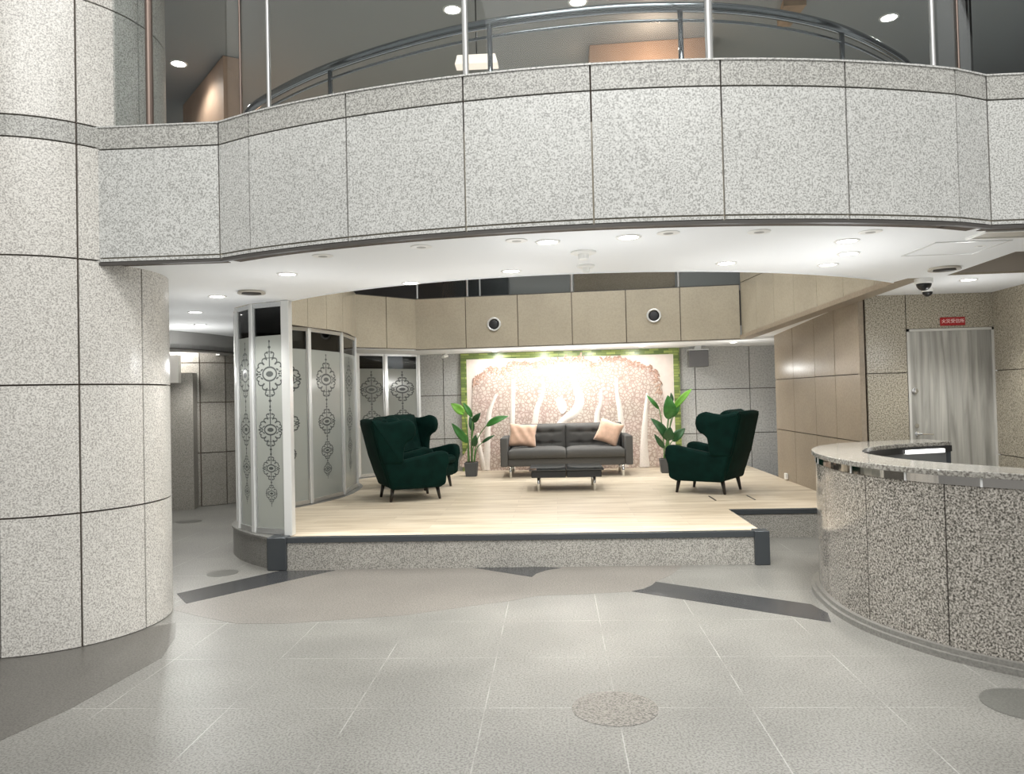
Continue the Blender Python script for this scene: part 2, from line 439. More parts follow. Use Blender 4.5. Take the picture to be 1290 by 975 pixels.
disc('floor_disc', .257, 3.846, .212, G_FLOORP, 'large speckled round stone disc set in the grey floor in the foreground')
disc('floor_disc', -3.057, 6.88, .137, DISC, 'dark round disc set in the floor beside the black inlay strip and curved kerb')
disc('floor_disc', -4.84, 9.9, .16, DISC, 'dark round disc in the floor far down the left corridor')
disc('floor_disc', 2.25, 3.88, .21, DISC, 'dark round disc in the floor in front of the granite reception counter')

# ------------------------------------------------------------------ pillar at left
bm = BM()
segs = []
step = 2 * PI / 11; aj = math.radians(-44.3)
for k in range(11):
    a0 = aj + k * step
    segs.append(arc(COLC[0], COLC[1], COLR - .025, a0, a0 + step, 8))
cladding(bm, segs, [.0, .86, 1.69, 2.51, 3.26, 3.40, 4.23, 5.06], .011, .025, .2, lambda i, j: 2 if j == 4 else 0)
struct('wall_pillar', bm, [G_COL, GROUT, G_COPE])

# ------------------------------------------------------------------ balcony parapet (beam)
BC, BR = (.485, 10.35), 6.05
def by(x, r=BR): return BC[1] - math.sqrt(r * r - (x - BC[0]) ** 2)
bj = [-1.917, -1.215, -.485, .243, .968, 1.685, 2.385]
bsegs = [[(-3.02, 4.93), (-2.172, 4.93)], [(-2.172, 4.93), (-1.917, by(-1.917))]]
for a, b in zip(bj, bj[1:]):
    bsegs.append([(a + (b - a) * i / 6, by(a + (b - a) * i / 6)) for i in range(7)])
bsegs += [[(2.385, by(2.385)), (2.625, 4.725)], [(2.625, 4.725), (3.35, 4.725)], [(3.35, 4.725), (4.2, 4.725)]]
bsegs_in = [[tuple(p) for p in offset(s, -.025)] for s in bsegs]
bm = BM()
cladding(bm, bsegs_in, [2.497, 2.525, 3.25, 3.40], .010, .025, .14, lambda i, j: 2 if j == 2 else 0)
bline = [p for s in bsegs for p in s[:-1]] + [bsegs[-1][-1]]
wallstrip(bm, bline, 3.395, 3.405, -.17, .006, 0)
wallstrip(bm, bline, 2.478, 2.496, -.03, .004, 3)
struct('wall_balcony', bm, [G_BEAM, GROUT, G_COPE, BEAMTRIM])

# ------------------------------------------------------------------ glazing above the parapet
bm = BM()
gl = [tuple(p) for p in offset(bline, -.10)]
wallstrip(bm, gl, 3.41, 4.99, -.006, .006, 0)
win1 = struct('window_1', bm, GLASS)
def mullion(x, y, w, mat, z0, z1, par, nm='mullion'):
    bm = BM(); prism(bm, [(x + w * math.cos(a), y + w * math.sin(a)) for a in [2 * PI * k / 12 for k in range(12)]], z0, z1, 'z')
    return struct(nm, bm, mat, par, smooth=False)
mullion(-2.66, 4.98, .024, BRONZE, 3.405, 4.99, win1)
for x, w in ((-2.03, .009), (-1.80, .014), (-.475, .018), (.93, .022), (2.30, .016), (2.49, .009)):
    yy = [p for p in gl]
    y = min(gl, key=lambda p: abs(p[0] - x))[1]
    for (ax, ay), (bx, by_) in zip(gl, gl[1:]):
        if ax <= x <= bx: y = ay + (by_ - ay) * (x - ax) / (bx - ax)
    mullion(x, y, w, MULL if w > .01 else BRONZE, 3.405, 4.99, win1)
# curved handrail on the upper floor
rp = catmull([(-2.55, 6.35, 3.95), (-2.32, 6.02, 3.95), (-1.56, 5.43, 3.95), (-.62, 4.98, 3.95), (.2, 4.81, 3.95), (.84, 4.81, 3.95), (1.40, 4.94, 3.95), (1.98, 5.23, 3.95), (2.55, 5.71, 3.95), (2.8, 6.02, 3.95)], 8)
hr = thing('handrail', 'curved metal handrail behind the upper floor glazing above the granite balcony', 'handrail', (0, 0, 0))
RAILM = plain('dark_polished_rail', (.30, .31, .32), .12, .9)
bm = BM(); tube(bm, rp, .032, 12); obj('rail', bm, RAILM, hr, smooth=True)
bm = BM(); tube(bm, [p - Vector((0, 0, .085)) for p in rp], .010, 8); obj('lower_rail', bm, RAILM, hr, smooth=True)
for q in ((-1.56, 5.43), (-.36, 4.89), (.84, 4.81), (1.98, 5.23)):
    bm = BM(); tube(bm, [(q[0], q[1], 3.09), (q[0], q[1], 3.94)], .017, 10); obj('post', bm, RAILM, hr, smooth=True)
# ------------------------------------------------------------------ upper floor room
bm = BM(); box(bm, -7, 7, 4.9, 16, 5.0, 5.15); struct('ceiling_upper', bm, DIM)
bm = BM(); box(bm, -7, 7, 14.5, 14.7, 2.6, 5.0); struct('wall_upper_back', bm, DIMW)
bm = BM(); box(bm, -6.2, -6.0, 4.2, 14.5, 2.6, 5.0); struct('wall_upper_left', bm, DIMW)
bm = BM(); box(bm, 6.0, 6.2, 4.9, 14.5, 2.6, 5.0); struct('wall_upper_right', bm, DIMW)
# hanging bulkhead with a warm lit face, a slanted boarded soffit and a glowing box imitating a reflection
WARM = plain('warm_beige_board', (.62, .42, .30), .6, noise=.08, nscale=5)
WARMD = plain('brown_grained_board', (.40, .28, .19), .5, noise=.3, nscale=7)
bm = BM(); prism(bm, [(.43, 7.58), (1.62, 7.52), (1.62, 7.9), (.43, 7.9)], 4.70, 4.995, 'z'); struct('wall_bulkhead', bm, WARM)
bm = BM(); prism(bm, [(2.10, 6.85), (2.30, 6.85), (2.28, 7.25), (2.16, 7.25)], 4.93, 4.999, 'z'); struct('trim_5', bm, WARMD)
bm = BM(); prism(bm, [(-4.2, 8.6), (-3.2, 7.4), (-3.05, 7.5), (-4.05, 8.7)], 3.2, 4.99, 'z'); struct('wall_upper_screen', bm, WARM)
lp = thing('reflection_box', 'small glowing pale box standing in for a reflection behind the upper handrail', 'reflection stand-in', (-.55, 6.02, 4.16))  # glowing box standing in for a bright reflection in the glass
bm = BM(); prism(bm, [(-.17, 0), (.17, 0), (.15, .075), (-.15, .075)], -.06, .06, 'y', .004, 1)
obj('glowing_box', bm, plain('reflection_glow', (.9, .8, .7), .5, emit=(1, .86, .74), estr=.8), lp)
bm = BM(); tube(bm, [(0, 0, .07), (0, 0, .84)], .005, 8); obj('cord', bm, BLACK, lp)  # cord made up to hang the box
# ceiling slabs (underside is the white soffit)
SCC, SCR = (.30, 10.07), 4.03
sb = arc(SCC[0], SCC[1], SCR, math.atan2(7.22 - SCC[1], 3.15 - SCC[0]), math.atan2(7.20 - SCC[1], -2.50 - SCC[0]) , 40)
# go clockwise (through the front)
a0 = math.atan2(7.22 - SCC[1], 3.15 - SCC[0]); a1 = math.atan2(7.20 - SCC[1], -2.50 - SCC[0])
sb = arc(SCC[0], SCC[1], SCR, a0, a1, 48)
screen_pts = [(-2.51, 7.12), (-2.91, 7.30), (-3.16, 7.555), (-3.36, 8.0), (-3.36, 8.65), (-3.01, 9.30), (-2.82, 10.08), (-2.89, 11.04), (-3.2, 12.0)]
outl = [tuple(p) for p in offset(bline, -.02)]
outl = [(-5.95, 4.95)] + outl + [(5.9, 4.75), (5.9, 8.35), (3.22, 8.35)] + sb + [(p[0] - .03, p[1]) for p in screen_pts] + [(-4.45, 12.0), (-4.60, 11.05), (-4.72, 10.3), (-4.92, 9.7), (-5.3, 9.1), (-5.95, 8.7)]
slot = [(3.34, 5.72), (3.41, 6.84), (4.6, 6.80), (4.6, 5.70)]
bm = BM(); polyplate(bm, outl, ZC, 3.08, [slot], 0, 1)
struct('ceiling', bm, [WHITE, BEIGE])
bm = BM()
wallstrip(bm, slot + [slot[0]], ZC + .02, ZC + .22, -.001, .012); 
box(bm, 3.3, 4.65, 5.65, 6.9, ZC + .20, ZC + .22)
struct('trim_6', bm, WOODP)
bm = BM(); wallstrip(bm, [tuple(p) for p in sb], ZC - .006, ZC + .03, -.004, .012)
struct('trim_7', bm, WHITE)

# ------------------------------------------------------------------ platform
curb_out = [(-2.66, 7.02), (-2.95, 7.27), (-3.19, 7.55), (-3.37, 7.87), (-3.45, 8.30), (-3.42, 8.70), (-3.22, 9.05), (-3.06, 9.40), (-2.90, 10.08), (-2.97, 11.04), (-3.28, 12.05), (-2.45, 13.1)]
curb_s = [tuple(p) for p in catmull([(p[0], p[1], 0) for p in curb_out], 5)]
plat = [(-2.60, 7.0), (1.81, 7.0), (1.81, 8.25), (3.19, 8.25), (3.19, 13.1)] + [(p[0] + .04, p[1]) for p in curb_s[::-1]]
bm = BM(); polyplate(bm, plat, .02, S, (), 0)
struct('floor_platform', bm, PLANKS)
bm = BM()
segf = [[(-2.5, 7.0), (-1.3, 7.0)], [(-1.3, 7.0), (-.1, 7.0)], [(-.1, 7.0), (1.0, 7.0)], [(1.0, 7.0), (1.80, 7.0)]]
for s in segf: wallstrip(bm, s, 0, S - .045, 0, .022, 0)
wallstrip(bm, [(1.83, 8.25), (3.19, 8.25)], 0, S - .05, 0, .02, 0)
wallstrip(bm, [(1.81, 7.02), (1.81, 8.25)], 0, S - .01, 0, .02, 0)
struct('trim_8', bm, G_STEP)
bm = BM()
wallstrip(bm, [(-2.52, 7.0), (1.81, 7.0)], S - .042, S + .004, -.05, .035, 0)
wallstrip(bm, [(1.81, 8.25), (3.19, 8.25)], S - .042, S + .004, -.05, .03, 0)
struct('trim_9', bm, DARKMETAL)
for nm, x0, x1 in (('trim_10', -2.665, -2.49), ('trim_11', 1.735, 1.865)):
    bm = BM(); rbox(bm, x0, x1, 6.945, 7.075, 0, S + .012, .006, 1)
    if x0 < 0: box(bm, x0 - .01, x0 + .06, 6.965, 7.2, 0, S + .005)
    struct(nm, bm, DARKMETAL)
bm = BM()
cs = [tuple(p) for p in curb_s]
wallstrip(bm, cs, 0, S - .02, -.004, .05, 0); wallstrip(bm, cs, S - .02, S + .002, -.016, .16, 0)
struct('trim_12', bm, granite('granite_kerb', (.24, .235, .22), (.19, .185, .172), (.11, .107, .098), 105, .3))
# flush floor cover with two dark strips
fc = thing('floor_cover', 'square flush floor cover with two dark metal strips in front of the right armchair', 'floor cover', (0, 0, 0))
bm = BM(); box(bm, 1.83, 2.26, 9.0, 9.37, S - .002, S + .0012); obj('lid', bm, PLANKS, fc)
for x in (1.815, 2.262):
    bm = BM(); box(bm, x - .009, x + .009, 8.99, 9.375, S - .002, S + .004); obj('strip', bm, BLACK, fc)

# ------------------------------------------------------------------ alcove: back wall, soffit, fascia
bm = BM()
xs = [-2.6, -1.90, -1.0, .55, 1.45, 2.365, 3.265, 4.2]
segs = [[(a, 13.125), (b, 13.125)] for a, b in zip(xs, xs[1:])]
cladding(bm, segs, [0, .10, .84, 1.58, 2.32], .012, .025, .15)
struct('wall_back', bm, [G_GREY, GROUT])
bm = BM(); polyplate(bm, [(-3.0, 11.12), (-2.15, 11.95), (2.74, 11.45), (3.15, 11.3), (4.3, 11.3), (4.3, 13.3), (-3.3, 13.3), (-3.3, 12.0)], 2.29, 2.50, (), 0)
struct('ceiling_alcove', bm, WHITE)
bm = BM(); b_ = [(2.76, 11.43), (3.15, 7.05), (3.25, 7.05), (3.25, 11.5)]
zz = [2.30, 2.50, 2.50, 2.30]
lo = [bm.verts.new((p[0], p[1], z + .02)) for p, z in zip(b_, zz)]; hi = [bm.verts.new((p[0], p[1], z + .06)) for p, z in zip(b_, zz)]
bm.faces.new(lo); bm.faces.new(hi)
for i in range(4): bm.faces.new((lo[i], lo[(i + 1) % 4], hi[(i + 1) % 4], hi[i]))
struct('ceiling_aisle', bm, WHITE)
bm = BM()
fx = [-2.15, -1.345, -.535, .29, 1.095, 1.885, 2.735]
fy = lambda x: 11.93 + (11.42 - 11.93) * (x + 2.15) / 4.89
segs = [[(a, fy(a)), (b, fy(b))] for a, b in zip(fx, fx[1:])]
cladding(bm, segs, [2.30, 3.095], .012, .02, .12)
segs = [[(-2.90, 11.12), (-2.53, 11.52)], [(-2.53, 11.52), (-2.15, 11.93)]]
cladding(bm, segs, [2.31, 3.095], .012, .02, .12)
left = catmull([(-3.16, 8.6, 0), (-3.0, 9.22, 0), (-2.80, 10.05, 0), (-2.87, 11.0, 0)], 8)
left = [(p.x, p.y) for p in left]
segs = [left[0:5], left[4:9], left[8:13], left[12:17], left[16:21], left[20:25]]
cladding(bm, segs, [2.445, 3.095], .008, .02, .12)
struct('wall_fascia', bm, [BEIGE, GROUT])
# side fascia with a lip, sloping slightly
bm = BM()
def sloped(bm, p, q, zp, zq, ztop, d0, d1, mi):
    t = (Vector(q) - Vector(p)).normalized(); n = Vector((-t.y, t.x))
    vs = []
    for d in (d0, d1):
        for P, z in ((p, zp), (q, zq)):
            vs.append((bm.verts.new((P[0] + n.x * d, P[1] + n.y * d, z)), bm.verts.new((P[0] + n.x * d, P[1] + n.y * d, ztop(z)))))
    a, b, c, d = vs
    for F in ((a[0], b[0], b[1], a[1]), (c[0], c[1], d[1], d[0]), (a[0], c[0], d[0], b[0]), (a[1], b[1], d[1], c[1]), (a[0], a[1], c[1], c[0]), (b[0], d[0], d[1], b[1])):
        bm.faces.new(F).material_index = mi
n_ = 7
for k in range(n_):
    A = Vector((3.16, 6.95)).lerp(Vector((2.75, 11.42)), (k + .004) / n_); B = Vector((3.16, 6.95)).lerp(Vector((2.75, 11.42)), (k + .994) / n_)
    za = 2.50 - .20 * k / n_; zb = 2.50 - .20 * (k + 1) / n_
    sloped(bm, A, B, za + .05, zb + .05, lambda z: 3.12, -.10, .0, 0)
    sloped(bm, A, B, 3.13, 3.13, lambda z: 3.5, -.10, .0, 0)
sloped(bm, (3.16, 6.95), (2.75, 11.42), 2.50, 2.30, lambda z: z + .052, -.14, .03, 2)
sloped(bm, (3.16, 6.95), (2.75, 11.42), 2.53, 2.33, lambda z: 3.49, -.12, -.008, 1)
struct('wall_side_fascia', bm, [BEIGE, GROUT, BROWNP])
# dim glazing band above the back fascia
bm = BM(); wallstrip(bm, [(-2.15, 11.99), (2.9, 11.47)], 3.10, 3.60, -.01, .0, 0)
win2 = struct('window_2', bm, GLASS)
for x, w in ((-1.32, .018), (-1.12, .012), (.30, .028), (1.88, .02), (-2.12, .02)):
    mullion(x, fy(x) + .05, w, ALU if w > .015 else DIM, 3.10, 3.60, win2)
bm = BM(); wallstrip(bm, [(-2.15, 11.96), (2.74, 11.45)], 3.085, 3.105, -.1, .03, 0)
wallstrip(bm, [(-3.0, 11.1), (-2.15, 11.96)], 3.085, 3.105, -.1, .03, 0)
struct('trim_13', bm, BEAMTRIM)
bm = BM(); wallstrip(bm, [(-1.75, 12.25), (-.7, 12.2)], 3.1, 3.8, -.1, 0, 0); struct('wall_gallery_dark', bm, BLACKST)
bm = BM(); wallstrip(bm, [(.35, 12.25), (1.9, 12.0)], 3.1, 3.8, -.1, 0, 0); struct('wall_gallery_brown', bm, BROWNP)
bm = BM(); wallstrip(bm, [(-.7, 12.3), (.35, 12.25)], 3.1, 3.8, -.1, 0, 0); wallstrip(bm, [(1.9, 12.1), (2.9, 12.0)], 3.1, 3.8, -.1, 0, 0)
struct('wall_gallery_grey', bm, plain('mid_grey_paint', (.30, .30, .295), .5))

# ------------------------------------------------------------------ right side walls and door
bm = BM()
yb = [11.3, 10.45, 9.6, 8.9, 8.23]
segs = [[(3.20, a), (3.20, b)] for a, b in zip(yb, yb[1:])]
segs = [[b, a] for a, b in segs]; segs = [[(3.20, 11.3 - 0.0), (3.20, 10.45)], [(3.20, 10.45), (3.20, 9.6)], [(3.20, 9.6), (3.20, 8.92)], [(3.20, 8.92), (3.20, 8.24)]]
cladding(bm, segs, [0, .98, 1.69, 2.56], .010, .02, .10)
box(bm, 3.172, 3.225, 8.19, 8.24, .0, 2.5, 0)
struct('wall_right', bm, [BROWNP, GROUT])
bm = BM()
cladding(bm, [[(3.245, 8.225), (3.66, 8.225)]], [0, .98, 1.69, 2.52], .009, .025, .1)
cladding(bm, [[(3.66, 8.225), (4.56, 8.225)]], [2.14, 2.52], .009, .025, .1)
struct('wall_door', bm, [G_WALL, GROUT])
bm = BM()
cladding(bm, [[(4.56, 8.2), (4.50, 7.3)], [(4.50, 7.3), (4.45, 6.3)], [(4.45, 6.3), (5.9, 4.95)]], [0, .83, 1.69, 2.52], .009, .025, .1)
struct('wall_far_right', bm, [G_WALL, GROUT])
bm = BM(); box(bm, 3.685, 4.515, 8.205, 8.245, .01, 2.115)
door = struct('door_1', bm, DOORW)
bm = BM(); box(bm, 3.66, 3.685, 8.19, 8.26, 0, 2.14); box(bm, 4.515, 4.54, 8.19, 8.26, 0, 2.14); box(bm, 3.66, 4.54, 8.19, 8.26, 2.115, 2.14)
struct('door_frame', bm, DOORF, door)
bm = BM(); lathe(bm, [(.032, 0), (.032, .012), (.018, .02)], 0, 0, 0, 20, mat=frameM((3.725, 8.205, 1.50), (1, 0, 0), (0, -1, 0)))
rbox(bm, 3.715, 3.735, 8.16, 8.19, 1.48, 1.53, .004, 1); struct('door_lock', bm, CHROME, door, smooth=False)
bm = BM(); lathe(bm, [(.026, 0), (.026, .008), (.012, .012)], 0, 0, 0, 20, mat=frameM((3.735, 8.205, 1.055), (1, 0, 0), (0, -1, 0)))
tube(bm, [(3.735, 8.205, 1.055), (3.735, 8.155, 1.055), (3.76, 8.145, 1.055), (3.87, 8.145, 1.05)], .011, 10)
lathe(bm, [(.022, 0), (.022, .01)], 0, 0, 0, 16, mat=frameM((3.735, 8.205, 1.14), (1, 0, 0), (0, -1, 0)))
struct('door_handle', bm, CHROME, door, smooth=False)
sg = thing('door_sign', 'small red sign with white Japanese lettering above the grey door', 'sign', (4.125, 8.195, 2.21))
bm = BM(); rbox(bm, -.125, .125, -.012, .004, -.043, .043, .004, 1); obj('board', bm, RED, sg)
tx = bpy.data.curves.new('lettering', 'FONT'); tx.body = '火災受信所'; tx.size = .046; tx.align_x = 'CENTER'; tx.align_y = 'CENTER'; tx.extrude = .001
to = bpy.data.objects.new('lettering_tmp', tx); C.objects.link(to)
bpy.context.view_layer.update()
me = bpy.data.meshes.new_from_object(to.evaluated_get(bpy.context.evaluated_depsgraph_get()))
bpy.data.objects.remove(to)
lt = bpy.data.objects.new('lettering', me); C.objects.link(lt); lt.parent = sg; me.materials.clear(); me.materials.append(SIGNW)
lt.location = (0, -.0135, 0); lt.rotation_euler = (PI / 2, 0, 0)
bm = BM(); rbox(bm, -.035, .0, -.04, .04, 0, .085, .006, 1); 
o = tag(obj('wall_outlet', bm, WHITEG), 'small white socket box low on the brown wall behind the right armchair', 'wall outlet'); o.location = (3.178, 10.85, S + .015)

# ------------------------------------------------------------------ left corridor
bm = BM()
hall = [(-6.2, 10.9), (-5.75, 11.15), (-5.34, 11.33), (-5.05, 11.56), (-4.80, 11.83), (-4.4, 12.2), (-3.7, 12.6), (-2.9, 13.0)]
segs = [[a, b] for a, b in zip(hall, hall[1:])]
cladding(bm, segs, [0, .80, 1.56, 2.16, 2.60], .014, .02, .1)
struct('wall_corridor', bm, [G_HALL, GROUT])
bm = BM(); prism(bm, [(-6.1, 10.75), (-5.30, 11.02), (-5.36, 11.28), (-6.1, 11.0)], 0, 2.0, 'z'); struct('wall_corridor_block', bm, G_HALL)
cf = [(-5.95, 8.75), (-5.3, 9.12), (-4.92, 9.7), (-4.72, 10.3), (-4.60, 11.05), (-4.45, 12.0)]
cfs = [(p.x, p.y) for p in catmull([(a, b, 0) for a, b in cf], 6)]
bm = BM(); wallstrip(bm, cfs, 2.27, 2.52, -.1, .0, 0); wallstrip(bm, cfs, 2.262, 2.275, -.11, .012, 1)
struct('trim_14', bm, [plain('grey_bulkhead', (.30, .295, .285), .5), BEAMTRIM])
cove = arc(-5.55, 11.0, .62, 0, 2 * PI, 36)[:-1]
bm = BM(); polyplate(bm, [(-6.4, 8.6), (-5.95, 8.72)] + cfs[1:] + [(-4.45, 12.6), (-6.4, 12.6)], 2.27, 2.33, [cove], 0)
struct('ceiling_corridor', bm, plain('grey_ceiling', (.36, .36, .35), .6))
bm = BM(); box(bm, -6.5, -4.4, 9.0, 12.7, 2.6, 2.65); struct('ceiling_cove', bm, WHITE)
bm = BM(); prism(bm, [(-6.1, 10.62), (-5.42, 10.84), (-5.45, 10.98), (-6.1, 10.80)], 1.85, 2.26, 'z')
tag(obj('wall_signboard', bm, NICHE, bevel=.006), 'pale lit box board high on the corridor wall beside the granite pillar', 'signboard')
# outer enclosure of the back of house, so no outside light leaks in
bm = BM(); box(bm, -6.6, -6.4, 5.5, 14, 0, 2.7); struct('wall_corridor_left', bm, G_HALL)

# ------------------------------------------------------------------ glass partition with ornament film
def motif(bm, cx, cz, w, h, y, mi):
    """scrolled diamond ornament around (cx, cz) in the local x-z plane at depth y"""
    def quad(pts):
        for s in (1, -1):
            try: bm.faces.new([bm.verts.new((p[0], y * s, p[1])) for p in pts]).material_index = mi
            except ValueError: pass
    def blob(x, z, rx, rz, rot=0, n=10):
        quad([(x + rx * math.cos(2 * PI * k / n) * math.cos(rot) - rz * math.sin(2 * PI * k / n) * math.sin(rot),
               z + rx * math.cos(2 * PI * k / n) * math.sin(rot) + rz * math.sin(2 * PI * k / n) * math.cos(rot)) for k in range(n)])
    def stroke(pts, t):
        L = offset(pts, t / 2); R = offset(pts, -t / 2)
        for i in range(len(pts) - 1): quad([L[i], L[i + 1], R[i + 1], R[i]])
    # eye
    blob(cx, cz, .13 * w, .045 * h)
    ring = [(cx + .24 * w * math.cos(a), cz + .105 * h * math.sin(a)) for a in [2 * PI * k / 20 for k in range(21)]]
    stroke(ring, .045 * w)
    for sx in (1, -1):
        blob(cx + sx * .44 * w, cz, .055 * w, .022 * h)
        blob(cx + sx * .33 * w, cz, .045 * w, .014 * h)
        for sz in (1, -1):
            for (ox, oz, r, a0, a1) in ((.30, .13, .10, -40, 170), (.36, .07, .085, -120, 90), (.17, .20, .09, -60, 160), (.10, .30, .06, -70, 150)):
                pts = [(cx + sx * (ox * w + r * w * math.cos(math.radians(a0 + (a1 - a0) * k / 9))), cz + sz * (oz * h + r * .55 * h * math.sin(math.radians(a0 + (a1 - a0) * k / 9)) * .8)) for k in range(10)]
                stroke(pts, .036 * w)
            blob(cx + sx * .22 * w, cz + sz * .16 * h, .06 * w, .014 * h, .5 * sx * sz)
            blob(cx + sx * .27 * w, cz + sz * .065 * h, .05 * w, .014 * h, -.5 * sx * sz)
            blob(cx + sx * .12 * w, cz + sz * .25 * h, .05 * w, .014 * h, .7 * sx * sz)
    for sz in (1, -1):
        for zz_, ww in ((.245, .17), (.34, .11)):
            quad([(cx - ww * w, cz + sz * (zz_ * h - .006 * h)), (cx + ww * w, cz + sz * (zz_ * h - .006 * h)), (cx + ww * w, cz + sz * (zz_ * h + .006 * h)), (cx - ww * w, cz + sz * (zz_ * h + .006 * h))])
        quad([(cx - .02 * w, cz + sz * .12 * h), (cx + .02 * w, cz + sz * .12 * h), (cx + .012 * w, cz + sz * .48 * h), (cx - .012 * w, cz + sz * .48 * h)])
        blob(cx, cz + sz * .41 * h, .05 * w, .022 * h)
        blob(cx, cz + sz * .50 * h, .03 * w, .022 * h)
gp = thing('glass_partition', 'curved frosted glass partition with dark scroll ornaments on the left kerb of the platform', 'glass partition', (0, 0, 0))
def pane(p, q, z0, z1, dark, dir_=1, half=True):
    p, q = Vector((p[0], p[1], 0)), Vector((q[0], q[1], 0)); L = (q - p).length; t = (q - p).normalized()
    M = frameM((p.x, p.y, 0), (t.x, t.y, 0))
    e = .03
    # rails
    bm = BM(); box(bm, e, L - e, -.018, .018, z0, z0 + .05, 0, M); box(bm, e, L - e, -.018, .018, z1 - .045, z1, 0, M)
    box(bm, e, e + .014, -.014, .014, z0 + .05, z1 - .045, 0, M); box(bm, L - e - .014, L - e, -.014, .014, z0 + .05, z1 - .045, 0, M)
    obj('rail_frame', bm, ALU, gp)
    zt = z1 - .045 - dark
    bm = BM(); box(bm, e + .014, L - e - .014, -.004, .004, z0 + .05, zt, 0, M)
    H = zt - z0 - .05
    b2 = BM(); cx = L / 2
    for fr, hh, ww in ((.20, .37, 1.), (.49, .27, .86), (.69, .19, .62), (.82, .14, .42)):
        motif(b2, cx, zt - fr * H, min(.50, L * .84) * ww, H * hh * .92, .0048, 1)
    for v in b2.verts: v.co = M @ v.co
    vm = {v: bm.verts.new(v.co) for v in b2.verts}
    for fc_ in b2.faces: bm.faces.new([vm[v] for v in fc_.verts]).material_index = 1
    b2.free()
    obj('frosted_pane', bm, [FROST, FILM], gp)
    bm = BM(); box(bm, e + .014, L - e - .014, -.004, .004, zt, z1 - .045, 0, M)
    obj('clear_pane', bm, SMOKE, gp)
def post(p, w, d, z0, z1, ang):
    bm = BM(); M = Matrix.Translation((p[0], p[1], 0)) @ Matrix.Rotation(ang, 4, 'Z')
    b2 = BM(); box(b2, -w / 2, w / 2, -d / 2, d / 2, z0, z1)
    bmesh.ops.bevel(b2, geom=b2.edges[:], offset=.006, segments=1, affect='EDGES'); merge(bm, b2, M)
    obj('post', bm, ALUW, gp)
SP = screen_pts
for i, (a, b) in enumerate(zip(SP, SP[1:])):
    pane(a, b, S + .005, 2.495 if i < 3 else 2.445, .27 if i < 3 else .22)
for i, p in enumerate(SP):
    a = SP[max(i - 1, 0)]; b = SP[min(i + 1, len(SP) - 1)]
    ang = math.atan2(b[1] - a[1], b[0] - a[0])
    if i == 0: post((p[0], p[1]), .078, .10, S + .003, 2.497, 0)
    else: post(p, .055, .055, S + .003, 2.497 if i < 4 else 2.45, ang)
gpa = gp
gp = thing('glass_partition', 'two frosted glass panels with dark scroll ornaments at the back left behind the armchairs', 'glass partition', (0, 0, 0))
BP = [(-3.17, 12.22), (-2.79, 12.58), (-2.32, 13.04)]
for a, b in zip(BP, BP[1:]): pane(a, b, S + .005, 2.30, .21)
for p in BP: post(p, .055, .055, S + .003, 2.30, PI / 4)

# ------------------------------------------------------------------ mural
mu = thing('relief_mural', 'large pale pink relief mural of trees framed by green mosaic tiles behind the sofa', 'mural', (0, 13.085, 0))
YM = 0
def mz(y): return .29 + (593 - y) * .01345
def mx(x): return -1.336 + (x - 602) * .01338
bm = BM(); box(bm, -1.49, 2.0, -.035, 0, S, 2.185); obj('plaster_panel', bm, PLASTER, mu)
# leaf mass relief: irregular outline
pts = [(592, 560), (597, 520), (598, 487), (606, 473), (622, 464), (640, 465), (652, 456), (672, 459), (690, 455), (716, 455), (735, 452), (752, 462), (768, 455), (790, 456), (806, 463), (822, 468), (832, 482), (836, 505), (834, 545), (836, 590), (596, 592)]
px_ = catmull([(mx(a) + random.uniform(-.02, .02), mz(b), 0) for a, b in pts], 4, True)
bm = BM(); prism(bm, [(p.x, p.y) for p in px_], -.052, -.034, 'y'); obj('leaf_relief', bm, CANOPY, mu)
# tinted rim of foliage on the upper edge, clumps of small leaf lumps
bm = BM()
rim = catmull([(mx(a), mz(b), 0) for a, b in [(601, 484), (608, 473), (622, 465), (640, 466), (652, 457), (672, 460), (690, 456), (716, 456), (735, 453), (752, 463), (768, 456), (790, 457), (806, 464), (822, 469), (830, 482), (834, 500)]], 6)
for i, p in enumerate(rim):
    for k in range(3):
        x, z = p.x + random.gauss(0, .03), p.y + random.gauss(-.01, .025); r = random.uniform(.014, .032)
        ang = random.uniform(0, PI); n = 7
        vs = [bm.verts.new((x + r * 1.5 * math.cos(2 * PI * q / n) * math.cos(ang) - r * .6 * math.sin(2 * PI * q / n) * math.sin(ang), -.053, z + r * 1.5 * math.cos(2 * PI * q / n) * math.sin(ang) + r * .6 * math.sin(2 * PI * q / n) * math.cos(ang))) for q in range(n)]
        top = bm.verts.new((x, -.064, z))
        for q in range(n): bm.faces.new((vs[q], vs[(q + 1) % n], top))
obj('leaf_rim', bm, RIM, mu)
trunks = [[(628, 497, 4), (622, 510, 5), (617, 530, 7), (613, 592, 9)], [(650, 478, 5), (649, 500, 6), (647, 540, 7), (646, 592, 8)],
          [(688, 483, 4), (686, 500, 5), (679, 517, 7), (675, 545, 8), (674, 592, 9)], [(722, 470, 5), (729, 490, 9), (733, 508, 12), (726, 522, 12), (712, 532, 9), (705, 545, 9), (704, 592, 10)],
          [(760, 494, 4), (759, 512, 5), (754, 530, 7), (752, 592, 8)], [(780, 480, 4), (780, 500, 5), (783, 520, 7), (786, 560, 9), (787, 592, 11)],
          [(818, 500, 4), (815, 525, 6), (812, 560, 9), (812, 592, 13)], [(603, 545, 4), (606, 570, 6), (612, 592, 9)]]
